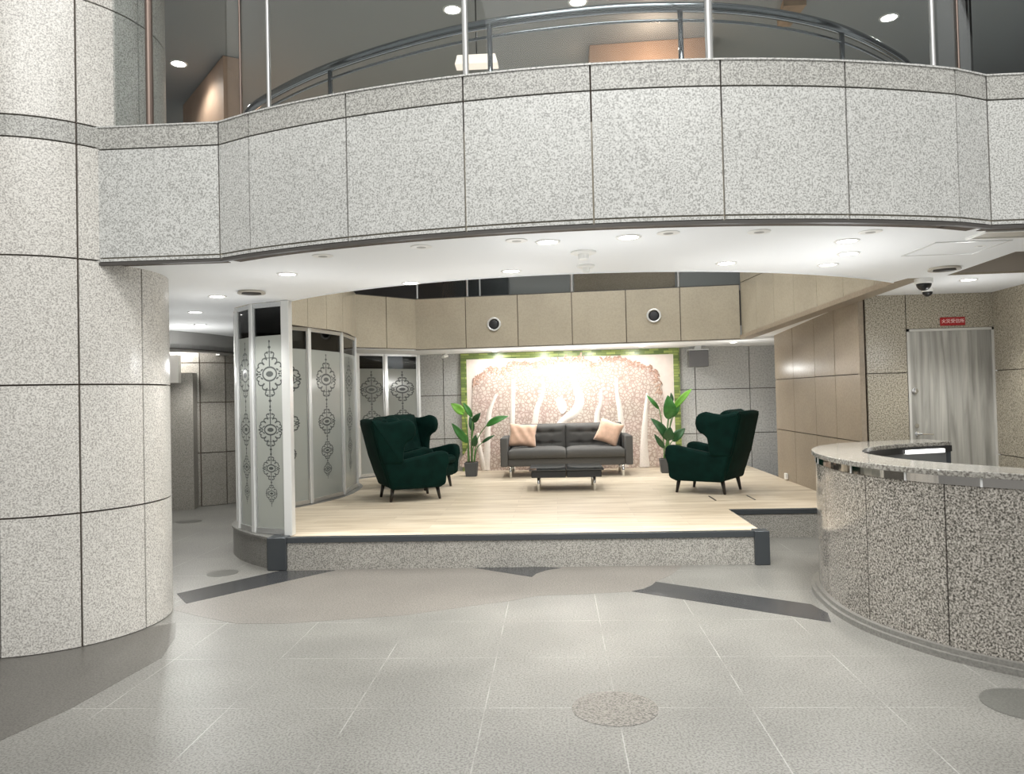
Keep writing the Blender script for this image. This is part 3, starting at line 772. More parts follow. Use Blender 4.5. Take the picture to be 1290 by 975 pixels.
for tr in trunks:
    L = catmull([(mx(a), mz(b), w * .0065) for a, b, w in tr], 6)
    bm = BM(); rows = []
    for i, p in enumerate(L):
        t = (L[min(i + 1, len(L) - 1)] - L[max(i - 1, 0)]); t.z = 0; t.normalize(); n = Vector((t.y, -t.x, 0))
        w = p.z
        rows.append([bm.verts.new((p.x + n.x * w * c, -.052 - .026 * (1 - c * c), p.y + n.y * w * c)) for c in (-1, -.6, 0, .6, 1)])
    for a, b in zip(rows, rows[1:]):
        for k in range(4): bm.faces.new((a[k], a[k + 1], b[k + 1], b[k]))
    obj('tree_trunk', bm, TRUNKM, mu, smooth=True)
# the round stump outline left of the big trunk
bm = BM(); L = catmull([(mx(a), mz(b), 0) for a, b in [(703, 506), (709, 503), (714, 507), (717, 517), (711, 524), (706, 519)]], 5, True)
prism(bm, [(p.x, p.y) for p in L], -.066, -.05, 'y', .006, 1); obj('tree_stump', bm, TRUNKM, mu)
bm = BM(); box(bm, -1.59, 2.10, -.045, 0, 2.185, 2.285); box(bm, -1.59, -1.49, -.045, 0, S, 2.185); box(bm, 2.0, 2.10, -.045, 0, S, 2.185)
obj('tile_border', bm, GREEN, mu)

# ------------------------------------------------------------------ reception counter
outer = [(4.6, 2.35), (3.7, 3.05), (3.0, 3.72), (2.465, 4.235), (2.284, 4.42), (2.16, 4.59), (2.02, 4.87), (1.935, 5.15), (1.905, 5.50), (1.95, 5.98), (2.07, 6.36), (2.27, 6.68), (2.56, 6.92), (3.0, 7.08), (3.34, 7.16)]
inner = [(4.8, 2.65), (3.9, 3.35), (3.2, 4.02), (2.72, 4.46), (2.56, 4.68), (2.38, 5.0), (2.29, 5.25), (2.255, 5.52), (2.262, 5.79), (2.335, 6.03), (2.49, 6.29), (2.76, 6.54), (3.05, 6.69), (3.38, 6.80)]
OC = [(p.x, p.y) for p in catmull([(a, b, 0) for a, b in outer], 8)]
IC = [(p.x, p.y) for p in catmull([(a, b, 0) for a, b in inner], 8)]
# run direction: front must be on the right-hand side
OCr = OC[::-1]
ct = thing('reception_counter', 'curved speckled granite reception counter with polished top at the right', 'reception counter', (0, 0, 0))
bm = BM(); polyplate(bm, OC + IC[::-1], 1.035, 1.07, (), 0)
obj('top_slab', bm, G_DESKTOP, ct, bevel=.004, seg=2)
bm = BM(); wallstrip(bm, OCr, .985, 1.036, -.10, -.022, 0)
obj('mirror_band', bm, MIRROR, ct, smooth=False)
for k in (18, 30, 45, 58, 71, 80):
    bm = BM(); i = len(OCr) - 1 - k
    wallstrip(bm, [OCr[i], tuple(Vector(OCr[i]) + (Vector(OCr[i + 1]) - Vector(OCr[i])).normalized() * .012)], .984, 1.035, -.03, -.018, 0)
    obj('band_joint', bm, ALUW, ct)
bm = BM()
# stone front split into tall slabs
acc = [0]
for a, b in zip(OCr, OCr[1:]): acc.append(acc[-1] + (Vector(b) - Vector(a)).length)
def cut(s0, s1):
    def P(s):
        for i in range(len(acc) - 1):
            if acc[i] <= s <= acc[i + 1]: return tuple(Vector(OCr[i]).lerp(Vector(OCr[i + 1]), (s - acc[i]) / (acc[i + 1] - acc[i])))
        return OCr[-1]
    return [P(s0)] + [OCr[i] for i in range(len(acc)) if s0 + .003 < acc[i] < s1 - .003] + [P(s1)]
def s_of(pt):
    i = min(range(len(OCr)), key=lambda i: (Vector(OCr[i]) - Vector(pt)).length); return acc[i]
j1 = s_of((1.96, 5.08)); j2 = s_of((2.19, 4.54)); w_ = .60
js = [0.0]; s = j1 - 3 * .66
js = sorted([0.001, j1 - 1.98, j1 - 1.32, j1 - .66, j1, j2, j2 + .66, j2 + 1.32, j2 + 1.98, j2 + 2.64, acc[-1] - .001])
js = [s for s in js if 0 <= s <= acc[-1]]
for a, b in zip(js, js[1:]):
    if b - a < .05: continue
    L = cut(a, b); wallstrip(bm, L, .06, .985, -.12, -.05, 1)
    L2 = cut(a + .005, b - .005); wallstrip(bm, L2, .062, .985, -.049, -.028, 0)
obj('stone_front', bm, [G_DESK, GROUT], ct)
bm = BM(); wallstrip(bm, OCr, 0, .035, -.12, .03, 0); wallstrip(bm, OCr, .035, .062, -.12, .004, 0)
obj('base_plinth', bm, plain('dark_stone_plinth', (.17, .165, .15), .3, noise=.25, nscale=70), ct)
bm = BM(); ICs = IC; wallstrip(bm, ICs, 0, 1.034, -.04, -.015, 0)
obj('inner_panel', bm, plain('grey_counter_lining', (.16, .165, .165), .5), ct)
bm = BM(); wallstrip(bm, [(p[0], p[1]) for p in IC], .985, 1.036, -.02, .004, 0); obj('inner_edge', bm, BLACK, ct)
bm = BM(); M = frameM((3.36, 6.98, 0), (.05, 1, 0)); box(bm, -.18, .18, -.02, .02, 0, 1.033, 0, M); obj('end_panel', bm, DARKMETAL, ct)
bm = BM(); M = frameM((3.10, 6.80, .92), (.38, .13, 0)); rbox(bm, -.20, .20, -.03, .03, 0, .035, .006, 1, M)
o = obj('light_bar', bm, plain('lit_tube', (.9, .9, .88), .4, emit=(1, 1, .97), estr=.9), ct); o['label'] = 'slim white light bar'
o.location = (0, -.10, .06)

# ------------------------------------------------------------------ armchairs
def make_armchair(name, label, loc, rot):
    t = thing(name, label, 'armchair', loc, rot)
    # local: +x is the front
    bm = BM(); prism(bm, [(-.30, .16), (.36, .155), (.385, .22), (.39, .33), (-.36, .33), (-.34, .24)], -.33, .33, 'y', .03, 3)
    obj('base', bm, VELVET, t, smooth=True)
    for sy in (1, -1):
        arm = [(-.30, .155), (.30, .155), (.385, .19), (.40, .36), (.435, .46), (.43, .56), (.38, .60), (.28, .595), (.10, .555), (-.12, .515), (-.30, .52), (-.42, .58)]
        bm = BM(); prism(bm, arm, sy * .285, sy * .405, 'y', .035, 3); obj('arm', bm, VELVET, t, smooth=True)
        wing = [(-.43, .58), (-.40, .46), (-.15, .47), (-.14, .60), (-.125, .69), (-.09, .735), (-.04, .755), (0, .80), (.012, .87), (0, .95), (-.05, .995), (-.12, 1.01), (-.20, .99), (-.31, .97), (-.50, 1.0), (-.53, .985)]
        R = Matrix.Translation((-.45, sy * .34, 0)) @ Matrix.Rotation(sy * .13, 4, 'Z') @ Matrix.Translation((.45, -sy * .34, 0))
        bm = BM(); prism(bm, wing, sy * .30, sy * .40, 'y', .035, 3, R); obj('wing', bm, VELVET, t, smooth=True)
    back = [(-.29, .155), (-.22, .155), (-.24, .40), (-.36, .95), (-.40, 1.0), (-.48, 1.015), (-.535, .99), (-.53, .93), (-.44, .55), (-.36, .30)]
    bm = BM(); prism(bm, back, -.36, .36, 'y', .035, 3); bo = obj('back', bm, VELVET, t, smooth=True)
    # tufted inner back
    bm = BM(); nx, nz = 25, 25; g = []
    btn = [(-.16, .30), (0, .30), (.16, .30), (-.08, .40), (.08, .40), (-.16, .50), (0, .50), (.16, .50)]
    for j in range(nz):
        row = []
        for i in range(nx):
            u = -.30 + .60 * i / (nx - 1); v = .62 * j / (nz - 1)
            d = .05 * (1 - (abs(u) / .31) ** 6) * (1 - abs(2 * v / .62 - 1) ** 8)
            for bu, bv in btn: d -= .030 * math.exp(-((u - bu) ** 2 + (v - bv + .08) ** 2) / .0011)
            x = -.245 - .115 * v / .55 + d; row.append(bm.verts.new((x, u, .42 + v * .93)))
        g.append(row)
    for a, b in zip(g, g[1:]):
        for i in range(nx - 1): bm.faces.new((a[i], a[i + 1], b[i + 1], b[i]))
    g0 = [r[0] for r in g] ; 
    o = obj('back_cushion', bm, VELVET, t, smooth=True)
    sd = o.modifiers.new('s', 'SOLIDIFY'); sd.thickness = .08; sd.offset = 0
    bm = BM(); prism(bm, [(-.26, .315), (.40, .33), (.445, .36), (.445, .42), (.41, .455), (-.26, .43)], -.278, .278, 'y', .03, 3); obj('seat_cushion', bm, VELVET, t, smooth=True)
    for sx, dx in ((.30, .03), (-.26, -.03)):
        for sy in (1, -1):
            bm = BM()
            b2 = BM(); lathe(b2, [(.016, 0), (.027, .165)], 0, 0, 0, 12)
            for v in b2.verts: v.co = Vector((sx + dx * (1 - v.co.z / .165) + v.co.x, sy * (.27 + .012 * (1 - v.co.z / .165)) + v.co.y, v.co.z))
            merge(bm, b2); obj('leg', bm, LEGDARK, t, smooth=True)
    return t
make_armchair('armchair', 'dark green velvet wing armchair at front left, seen from its back beside the glass partition', (-1.88, 9.68, S), math.radians(25))
make_armchair('armchair', 'dark green velvet wing armchair behind another on the left, its tufted back facing us', (-1.93, 10.80, S), math.radians(-30))
ra = make_armchair('armchair', 'dark green velvet wing armchair on the right, turned toward the sofa, near the brown wall', (1.93, 9.87, S), math.radians(148))
# ------------------------------------------------------------------ sofa
sf = thing('sofa', 'charcoal two seat sofa with tufted back and chrome legs in front of the mural', 'sofa', (.155, 11.78, S))
bm = BM(); rbox(bm, -.90, .90, .04, .80, .17, .30, .02, 2); obj('base', bm, SOFA, sf, smooth=True)
for sx in (1, -1):
    bm = BM(); x0, x1 = sorted((sx * .895, sx * 1.01)); rbox(bm, x0, x1, 0, .82, .17, .615, .022, 3); obj('arm', bm, SOFA, sf, smooth=True)
bm = BM(); prism(bm, [(.70, .17), (.86, .17), (.90, .74), (.80, .74)], -.90, .90, 'x', .02, 2); obj('back_frame', bm, SOFA, sf, smooth=True)
def cushion_grid(w, d, h, btn, depth, up_axis):
    """boxy cushion: tufted face is +z local; w along x, d along y, thickness h"""
    bm = BM(); nx, ny = 33, 23; g = []
    for j in range(ny):
        row = []
        for i in range(nx):
            u = -w / 2 + w * i / (nx - 1); v = -d / 2 + d * j / (ny - 1)
            eu = 1 - abs(2 * u / w) ** 10; ev = 1 - abs(2 * v / d) ** 10
            z = h - .035 * (1 - eu * ev) + .012 * (1 - (2 * u / w) ** 2) * (1 - (2 * v / d) ** 2)
            for bu, bv in btn:
                z -= depth * math.exp(-((u - bu) ** 2 + (v - bv) ** 2) / .0012)
                z -= depth * .14 * math.exp(-((v - bv) ** 2) / .0003) * (1 if abs(u) < w * .42 else 0)
            row.append(bm.verts.new((u, v, z)))
        g.append(row)
    lo = [[bm.verts.new((r[0].co.x, r[0].co.y, 0)) for r in ([v] for v in row)] for row in g]
    for A in (g, lo):
        for a, b in zip(A, A[1:]):
            for i in range(nx - 1): bm.faces.new((a[i], a[i + 1], b[i + 1], b[i]))
    for a, b in zip(g, g[1:]):
        pass
    edge = [(0, i) for i in range(nx)] + [(j, nx - 1) for j in range(1, ny)] + [(ny - 1, i) for i in range(nx - 2, -1, -1)] + [(j, 0) for j in range(ny - 2, 0, -1)]
    for (a, b), (c, d_) in zip(edge, edge[1:] + edge[:1]):
        bm.faces.new((g[a][b], g[c][d_], lo[c][d_], lo[a][b]))
    return bm
sb_btn = [(-.22, .09), (0, .09), (.22, .09), (-.22, -.09), (0, -.09), (.22, -.09)]
st_btn = [(-.26, .12), (-.09, .12), (.09, .12), (.26, .12), (-.26, -.12), (-.09, -.12), (.09, -.12), (.26, -.12)]
for sx in (-1, 1):
    o = obj('seat_cushion', cushion_grid(.885, .68, .145, st_btn, .012, 0), SOFA, sf, smooth=True, bevel=.0)
    o.location = (sx * .447, .345, .295)
    o = obj('back_cushion', cushion_grid(.892, .40, .15, sb_btn, .034, 0), SOFA, sf, smooth=True)
    o.location = (sx * .447, .74, .60); o.rotation_euler = (math.radians(100), 0, 0)
for x in (-.86, .86):
    for y in (.07, .74):
        bm = BM(); tube(bm, [(x, y, 0), (x, y, .175)], .020, 14); obj('leg', bm, CHROME, sf, smooth=True)
bm = BM(); 
def pillow(name, label, loc, rot, w, h):
    bm = BM(); n = 20; top = []; bot = []
    for j in range(n + 1):
        r1, r2 = [], []
        for i in range(n + 1):
            u, v = 2 * i / n - 1, 2 * j / n - 1
            pinch = 1 - .10 * (1 - abs(u)) * abs(v) ** 3 ; pinv = 1 - .10 * (1 - abs(v)) * abs(u) ** 3
            e = max(0, (1 - u ** 4) * (1 - v ** 4)) ** .5
            x, y = u * w / 2 * pinv, v * h / 2 * pinch
            z = .085 * e + .006 * math.sin(9 * u + 5 * v) * e
            r1.append(bm.verts.new((x, y, z))); r2.append(bm.verts.new((x, y, -z)) if 0 < i < n and 0 < j < n else r1[-1])
        top.append(r1); bot.append(r2)
    for A in (top, bot):
        for a, b in zip(A, A[1:]):
            for i in range(n):
                try: bm.faces.new((a[i], a[i + 1], b[i + 1], b[i]))
                except ValueError: pass
    o = tag(obj(name, bm, SATIN, smooth=True), label, 'cushion'); o.location = loc; o.rotation_euler = rot
    return o
pillow('throw_pillow', 'peach satin throw pillow lying against the left arm of the charcoal sofa', (-.52, 12.10, S + .635), (math.radians(74), math.radians(4), 0), .44, .37)
pillow('throw_pillow', 'peach satin throw pillow tilted on its corner at the right end of the charcoal sofa', (.83, 12.12, S + .655), (math.radians(74), math.radians(20), math.radians(-14)), .38, .38)

# ------------------------------------------------------------------ coffee table
tb = thing('coffee_table', 'low dark coffee table with two glass tops and chrome legs before the sofa', 'coffee table', (.125, 10.45, S))
for sx in (-1, 1):
    x0, x1 = sorted((sx * .006, sx * .455))
    bm = BM(); rbox(bm, x0, x1, -.42, .40, .185, .272, .006, 1); obj('storage_box', bm, TABLEBOX, tb)
    bm = BM(); x0, x1 = sorted((sx * .004, sx * .485)); rbox(bm, x0, x1, -.45, .43, .275, .289, .004, 1); obj('glass_top', bm, TABLETOP, tb)
    bm = BM(); xx = sx * .365
    tube(bm, [(xx, -.33, .0), (xx, -.33, .186)], .018, 12); obj('leg', bm, CHROME, tb, smooth=True)
    bm = BM(); tube(bm, [(xx, .30, .0), (xx, .30, .186)], .018, 12); obj('leg', bm, CHROME, tb, smooth=True)
    bm = BM(); box(bm, xx - .012, xx + .012, -.33, .30, .155, .18); obj('rail', bm, CHROME, tb)

# ------------------------------------------------------------------ potted plants
def plant(name, label, loc, leaves, seed):
    random.seed(seed)
    t = thing(name, label, 'potted plant', loc)
    bm = BM(); r0_, r1_ = .085, .105
    prism(bm, [(-r0_, -r0_), (r0_, -r0_), (r0_, r0_), (-r0_, r0_)], 0, .22, 'z', .006, 1, taper=[(-r1_, -r1_), (r1_, -r1_), (r1_, r1_), (-r1_, r1_)])
    obj('pot', bm, POT, t)
    bm = BM(); box(bm, -.09, .09, -.09, .09, .219, .226); obj('soil', bm, SOIL, t)
    for (ox, oy, kx, ky, kz, tx_, ty_, tz_, W, mat) in leaves:
        # stalk from the pot to (kx, ky, kz), then a blade running to (tx, ty, tz)
        k = Vector((kx, ky, kz)); b0 = Vector((ox, oy, .22)); tip = Vector((tx_, ty_, tz_))
        L = (tip - k).length; d = (tip - k).normalized()
        mid = b0.lerp(k, .55) + Vector((-(kx - ox) * .25, -(ky - oy) * .25, .04))
        cur = catmull([b0, mid, k, k + d * .04], 6)
        bm = BM(); tube(bm, cur, .008, 8, radii=[.0095 - .005 * i / len(cur) for i in range(len(cur))])
        obj('stalk', bm, STALK, t, smooth=True)
        nrm = Vector((random.uniform(-.35, .35), -.8, random.uniform(.2, .6)))
        side = d.cross(nrm).normalized(); nrm = side.cross(d).normalized()
        bm = BM(); rows = []; n = 14
        for i in range(n + 1):
            q_ = i / n; w = W * (math.sin(PI * q_ ** .8) ** .75) if 0 < i < n else .002
            c = k + d * (L * q_) + nrm * (L * .16 * math.sin(PI * q_))
            rows.append([bm.verts.new(c + side * (w * q) - nrm * ((1 - abs(q)) * w * .30)) for q in (-1, -.5, 0, .5, 1)])
        for a, b in zip(rows, rows[1:]):
            for q in range(4): bm.faces.new((a[q], a[q + 1], b[q + 1], b[q]))
        o = obj('leaf', bm, mat, t, smooth=True)
        sd = o.modifiers.new('s', 'SOLIDIFY'); sd.thickness = .0015
    return t
D = math.radians
plant('potted_plant', 'tall broad leaved plant in a square grey pot left of the sofa', (-1.35, 12.2, S), [
    (-.03, 0, -.09, -.06, .99, -.29, -.12, 1.16, .070, LEAFL),
    (.0, .02, .03, .02, .93, -.11, .03, 1.17, .045, LEAF),
    (.01, .0, .04, .0, .85, .17, -.04, 1.00, .050, LEAFD),
    (-.05, -.02, -.04, -.05, .53, -.28, -.14, .85, .062, LEAF),
    (.04, .0, .25, -.03, .79, .61, -.07, .94, .058, LEAF),
    (.05, .02, .17, .03, .52, .38, .05, .64, .026, LEAFD),
    (.02, -.03, .05, -.07, .47, .09, -.12, .66, .050, LEAFD),
    (.0, .03, .03, .06, .70, -.02, .10, .95, .045, LEAFD)], 3)
plant('potted_plant', 'tall broad leaved plant in a square grey pot between the sofa and right armchair', (1.72, 12.2, S), [
    (.02, 0, .044, -.08, .83, .03, -.14, 1.21, .100, LEAF),
    (.03, .0, .14, .0, 1.0, .42, -.02, 1.30, .050, LEAFL),
    (.02, .01, .12, .0, .86, .24, .03, 1.12, .045, LEAF),
    (-.03, .0, -.09, .0, .99, -.28, .0, 1.22, .032, LEAF),
    (.0, .02, .10, .05, 1.06, .11, .07, 1.25, .035, LEAFD),
    (-.02, -.02, .02, -.06, .51, -.24, -.12, .86, .075, LEAFD),
    (.0, -.04, .01, -.10, .50, .05, -.17, .72, .080, LEAFD),
    (.03, -.02, .09, -.05, .49, .29, -.09, .69, .072, LEAFD),
    (-.04, -.02, -.03, -.06, .38, -.19, -.10, .61, .042, LEAFD)], 5)

# ------------------------------------------------------------------ ceiling lamps and fittings
def lamp(parent, loc, power, size, kind='SPOT', col=(1, .99, .955), spot=2.2, blend=.6, rot=None):
    l = bpy.data.lights.new('ceiling_or_fill_lamp', kind); l.energy = power; l.color = col
    if kind == 'SPOT': l.spot_size = spot; l.spot_blend = blend; l.shadow_soft_size = size
    elif kind == 'POINT': l.shadow_soft_size = size
    else: l.size = size
    o = bpy.data.objects.new('ceiling_or_fill_lamp', l); C.objects.link(o); o.location = loc
    if rot: o.rotation_euler = rot
    if parent: o.parent = parent
    return o
def downlight_proto(lens, r=.075):
    t = bpy.data.objects.new('downlight', None); C.objects.link(t)
    bm = BM(); lathe(bm, [(r * .80, .004), (r * .80, -.006), (r, -.008), (r * 1.05, -.002), (r * 1.05, .004)], n=28, cap=False)
    obj('trim_ring', bm, WHITEG, t, smooth=True)
    bm = BM(); lathe(bm, [(r * .80, -.005), (r * .5, -.009), (.001, -.010)], n=28); obj('lens', bm, lens, t, smooth=True)
    t['category'] = 'ceiling lamp'
    return t
DL = [((-1.97, 5.63), 'lit round downlight in the soffit between the leftmost unlit cap and the left vent'),
      ((-2.98, 6.69), 'lit round downlight nearest the granite pillar, beside the round left vent'),
      ((-3.71, 7.80), 'lit round downlight over the left corridor, upper one of the corridor pair'),
      ((-4.26, 9.08), 'lit round downlight over the left corridor, lower one next to the grey bulkhead'),
      ((-.02, 4.76), 'lit round downlight close to the balcony edge, left of the smoke detectors'),
      ((.473, 4.70), 'lit round downlight close to the balcony edge, right of the smoke detectors'),
      ((-.307, 5.83), 'lit round downlight near the curved back edge of the soffit, above the sofa'),
      ((-1.16, 6.27), 'lit round downlight right at the curved soffit edge above the left armchairs'),
      ((1.298, 5.79), 'lit round downlight near the soffit back edge above the right potted plant'),
      ((2.119, 6.02), 'lit round downlight, the lowest in the cluster of three left of the dome camera'),
      ((1.909, 5.07), 'lit round downlight, the topmost in the cluster of three under the balcony'),
      ((2.099, 5.55), 'lit round downlight, the middle one in the cluster of three under the balcony'),
      ((3.752, 7.146), 'lit round downlight in front of the grey door beside the ceiling recess')]
p0 = downlight_proto(LENS)
for i, ((x, y), lab) in enumerate(DL):
    o = p0 if i == 0 else dup(p0, (0, 0, 0))
    o.location = (x, y, ZC); o['label'] = lab; o['group'] = 'lit downlights in the white soffit'
for (x, y), lab in DL: 
    lamp(None, (x, y, ZC - .03), 75 if y < 7.5 else 60, .05)
    lamp(None, (x, y, ZC - .62), 4.9 if y < 7.1 else (3.2 if x < 0 else 8), 0, 'POINT', (1, 1, 1))  # added point lamp hung below each fitting to brighten the soffit
AL = [((-.965, 12.55), 'small lit downlight washing the mural, the leftmost of the alcove row'),
      ((-.166, 12.47), 'small lit downlight washing the mural, second from the left in the alcove row'),
      ((.24, 12.30), 'small lit downlight washing the mural, above the right half of the sofa back'),
      ((.63, 12.36), 'small lit downlight washing the mural, above the right end of the sofa'),
      ((1.397, 12.30), 'small lit downlight washing the mural, above the right potted plant'),
      ((2.75, 11.95), 'small lit downlight in the alcove corner above the right armchair')]
p1 = downlight_proto(LENSW, .065)
for i, ((x, y), lab) in enumerate(AL):
    o = p1 if i == 0 else dup(p1, (0, 0, 0))
    o.location = (x, y, 2.29); o['label'] = lab; o['group'] = 'lit downlights in the alcove'
    if i < 5: lamp(None, (x, y, 2.26), 26, .04, spot=2.6, blend=.5, rot=(math.radians(24), 0, 0))
    else: lamp(None, (x, y, 2.26), 30, .04)
    lamp(None, (x, y - .35, 1.85), 7, 0, 'POINT')  # added point lamp in the air to lift the alcove
def capfit(name, label, x, y, r, kind):
    t = thing(name, label, 'ceiling fitting', (x, y, ZC))
    bm = BM()
    if kind == 'cap':
        lathe(bm, [(r, .003), (r, -.004), (r * .86, -.006)], n=28); obj('ring', bm, WHITEG, t)
        bm = BM(); lathe(bm, [(r * .86, -.004), (.002, -.008)], n=28); obj('cover', bm, GREYP, t)
    elif kind == 'detector':
        lathe(bm, [(r, .003), (r, -.012), (r * .75, -.02)], n=28); obj('base', bm, WHITEG, t)
        bm = BM(); lathe(bm, [(r * .45, -.018), (r * .4, -.05), (r * .2, -.058)], n=24); obj('sensor', bm, WHITEG, t)
    else:
        lathe(bm, [(r * .62, .0), (r * .66, -.004), (r, -.022), (r * 1.02, -.016), (r * .9, .004)], n=36, cap=False); obj('cone', bm, VENTM, t, smooth=True)
        bm = BM(); lathe(bm, [(r * .60, -.002), (r * .72, -.024), (r * .2, -.030), (.003, -.030)], n=36); obj('centre_plate', bm, VENTD, t, smooth=True)
    return t
for (x, y), lab in [((-1.50, 4.97), 'unlit round ceiling cap, leftmost under the balcony edge'), ((-.814, 4.78), 'unlit round ceiling cap, second from left under the balcony edge'),
                    ((-.21, 4.69), 'unlit round ceiling cap just left of a lit downlight at the balcony edge'), ((.70, 4.62), 'unlit round ceiling cap just right of a lit downlight at the balcony edge'),
                    ((1.249, 4.68), 'unlit round ceiling cap, second from right under the balcony edge'), ((1.95, 4.80), 'unlit round ceiling cap, rightmost under the balcony edge')]:
    capfit('ceiling_cap', lab, x, y, .068, 'cap')['group'] = 'unlit caps along the balcony edge'
capfit('smoke_detector', 'wide flat white smoke detector in the middle of the soffit nearer the balcony', .215, 5.14, .085, 'detector')
capfit('smoke_detector', 'white smoke detector in the middle of the soffit nearer the curved back edge', .253, 5.69, .065, 'detector')
capfit('round_vent', 'round air vent in the soffit near the glass partition and granite pillar', -2.577, 6.46, .115, 'vent')
capfit('round_vent', 'round air vent in the soffit near the dome camera at right', 3.165, 6.38, .12, 'vent')
capfit('ceiling_cap', 'tiny dark ceiling cap inside the access hatch at right', 2.93, 5.42, .035, 'cap')
ah = thing('access_hatch', 'square white access hatch with thin frame in the soffit at right', 'access hatch', (2.79, 5.48, ZC))
bm = BM(); box(bm, -.235, .235, -.235, .235, -.003, .002); obj('lid', bm, WHITE, ah)
bm = BM()
for a, b, c, d in ((-.25, .25, -.25, -.235), (-.25, .25, .235, .25), (-.25, -.235, -.235, .235), (.235, .25, -.235, .235)): box(bm, a, b, c, d, -.006, .002)
obj('frame', bm, ALUW, ah)
av = thing('air_slot', 'long pale air conditioning slot in the soffit beside the balcony at right', 'air vent', (3.2, 5.02, ZC))
bm = BM(); box(bm, -.5, .6, -.11, .09, -.004, .002); obj('grille', bm, VENTM, av)
bm = BM()
for a, b, c, d in ((-.52, .6, -.13, -.11), (-.52, .6, .09, .11), (-.52, -.5, -.11, .09)): box(bm, a, b, c, d, -.012, .002)
obj('frame', bm, WHITEG, av)
def dome(label, x, y, r):
    t = thing('dome_camera', label, 'security camera', (x, y, ZC))
    bm = BM(); lathe(bm, [(r, .006), (r, -r * .5), (r * .86, -r * .62)], n=28); obj('housing', bm, WHITEG, t)
    bm = BM(); lathe(bm, [(r * .84 * math.cos(a), -r * .6 - r * .84 * math.sin(a)) for a in [PI / 2 * k / 8 for k in range(8)]] + [(.001, -r * 1.44)], n=28); obj('dome', bm, BLACK, t, smooth=True)
dome('large white dome camera with black bubble under the soffit near the side fascia', 3.29, 7.0, .075)
dome('small dome camera with black bubble on the soffit just above the granite door wall', 3.66, 7.72, .055)
bc = thing('bullet_camera', 'small white bullet camera under the alcove soffit left of the mural', 'security camera', (-1.82, 12.85, 2.29))
bm = BM(); lathe(bm, [(.03, .0), (.03, -.015)], n=20); tube(bm, [(0, 0, -.01), (0, 0, -.05)], .010); obj('mount', bm, WHITEG, bc)
bm = BM(); tube(bm, [(.02, .06, -.04), (-.03, -.07, -.065)], .026, 14); obj('body', bm, WHITEG, bc, smooth=False)
ws = thing('wall_speaker', 'grey box loudspeaker hung under the alcove soffit right of the mural', 'speaker', (2.36, 12.8, 0))
bm = BM(); prism(bm, [(-.16, -.11), (.16, -.11), (.145, .12), (-.145, .12)], 1.95, 2.22, 'z', .012, 2); obj('cabinet', bm, plain('grey_speaker', (.13, .13, .135), .6), ws)
bm = BM(); box(bm, -.165, .165, -.115, .12, 2.222, 2.236); box(bm, -.05, .05, -.05, .05, 2.236, 2.292); obj('bracket', bm, ALUW, ws)
for x, z, lab in ((-.905, 2.655, 'round black speaker port in the beige fascia at left'), (1.50, 2.69, 'round black speaker port in the beige fascia at right')):
    y = fy(x)
    t = thing('round_port', lab, 'round vent', (x, y - .02, z))
    M = frameM((0, 0, 0), (1, -.104, 0), (-.104, -1, 0))
    bm = BM(); lathe(bm, [(.078, 0), (.082, .02), (.104, .022), (.108, .0)], n=32, mat=M, cap=False); obj('rim', bm, ALUW, t, smooth=True)
    bm = BM(); lathe(bm, [(.08, .002), (.05, .010), (.002, .012)], n=32, mat=M); obj('cone', bm, plain('dark_mesh', (.02, .021, .025), .4), t, smooth=True)
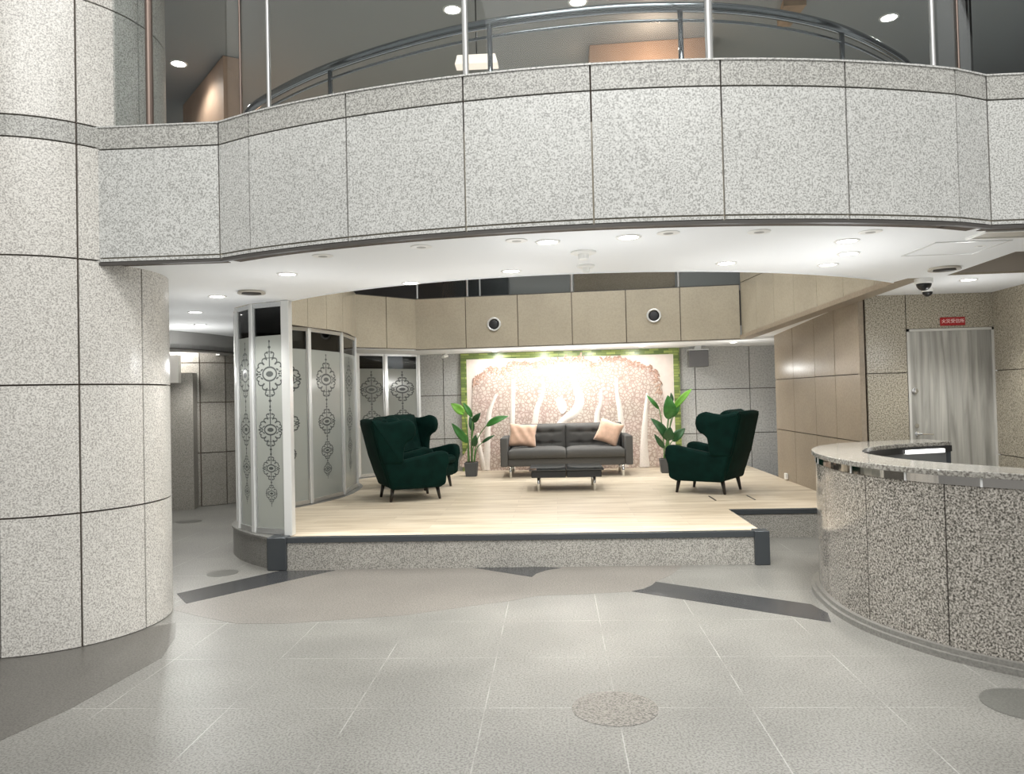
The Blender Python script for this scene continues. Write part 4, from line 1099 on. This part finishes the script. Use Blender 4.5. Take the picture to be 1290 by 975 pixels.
# upper floor: glowing discs standing in for lamp reflections, then other lamps
UL = [((-.823, 6.75), 'bright disc standing in for a lamp reflection, left of the steel mullion'), ((.29, 6.725), 'bright disc standing in for a lamp reflection, above the curved rail apex'),
      ((3.208, 7.315), 'bright disc standing in for a lamp reflection, at the right end of the rail'), ((-3.725, 7.548), 'bright disc standing in for a lamp reflection, at far left next to the pillar')]
p2 = downlight_proto(plain('lamp_reflection_disc', (.9, .9, .9), .4, emit=(1, .98, .95), estr=18), .085)
for i, ((x, y), lab) in enumerate(UL):
    o = p2 if i == 0 else dup(p2, (0, 0, 0))
    o.location = (x, y, 5.0); o['label'] = lab; o['group'] = 'discs standing in for lamp reflections in the balcony glass'
    lamp(None, (x, y, 4.95), 30, .06, spot=2.6)
lamp(None, (1.0, 7.2, 4.72), 8.0, .05, 'POINT', (1, .72, .52))
lamp(None, (-3.0, 8.3, 4.2), 5, .1, 'POINT', (1, .6, .36))
for x, y in ((-1.6, 8.2), (.2, 7.7), (2.0, 8.2), (-1.1, 10.2), (.3, 9.9), (1.8, 10.2)): lamp(None, (x, y, 4.95), 135, .12, spot=2.4)  # unseen lamps added over the void to brighten the platform
# cove light of the corridor
lamp(None, (-5.55, 11.0, 2.46), 40, .15, 'POINT', (1, .98, .95))
lamp(None, (-4.9, 10.6, 2.2), 60, .05)
lamp(None, (-4.6, 9.3, 1.9), 18, 0, 'POINT')  # added fill in mid-air to brighten the corridor, not part of the cove

# ------------------------------------------------------------------ hall lighting: ceiling lights of the tall atrium over the viewer
def area(x, y, z, sx, sy, e, rot=(0, 0, 0), col=(1, 1, .985)):
    l = bpy.data.lights.new('atrium_light', 'AREA'); l.shape = 'RECTANGLE'; l.size = sx; l.size_y = sy; l.energy = e; l.color = col
    o = bpy.data.objects.new('atrium_light', l); C.objects.link(o); o.location = (x, y, z); o.rotation_euler = rot
area(.3, .5, 8.2, 6, 2.0, 560, (math.radians(14), 0, 0))
area(.3, -3.5, 7.0, 7, 3.0, 330, (math.radians(38), 0, 0))
w = bpy.data.worlds.new('world'); SC.world = w; w.use_nodes = True
w.node_tree.nodes['Background'].inputs[0].default_value = (1, .99, .97, 1)
w.node_tree.nodes['Background'].inputs[1].default_value = .6
SC.view_settings.view_transform = 'Standard'; SC.view_settings.look = 'None'
SC.view_settings.exposure = 0.0; SC.view_settings.gamma = 1; SC.view_settings.use_curve_mapping = False
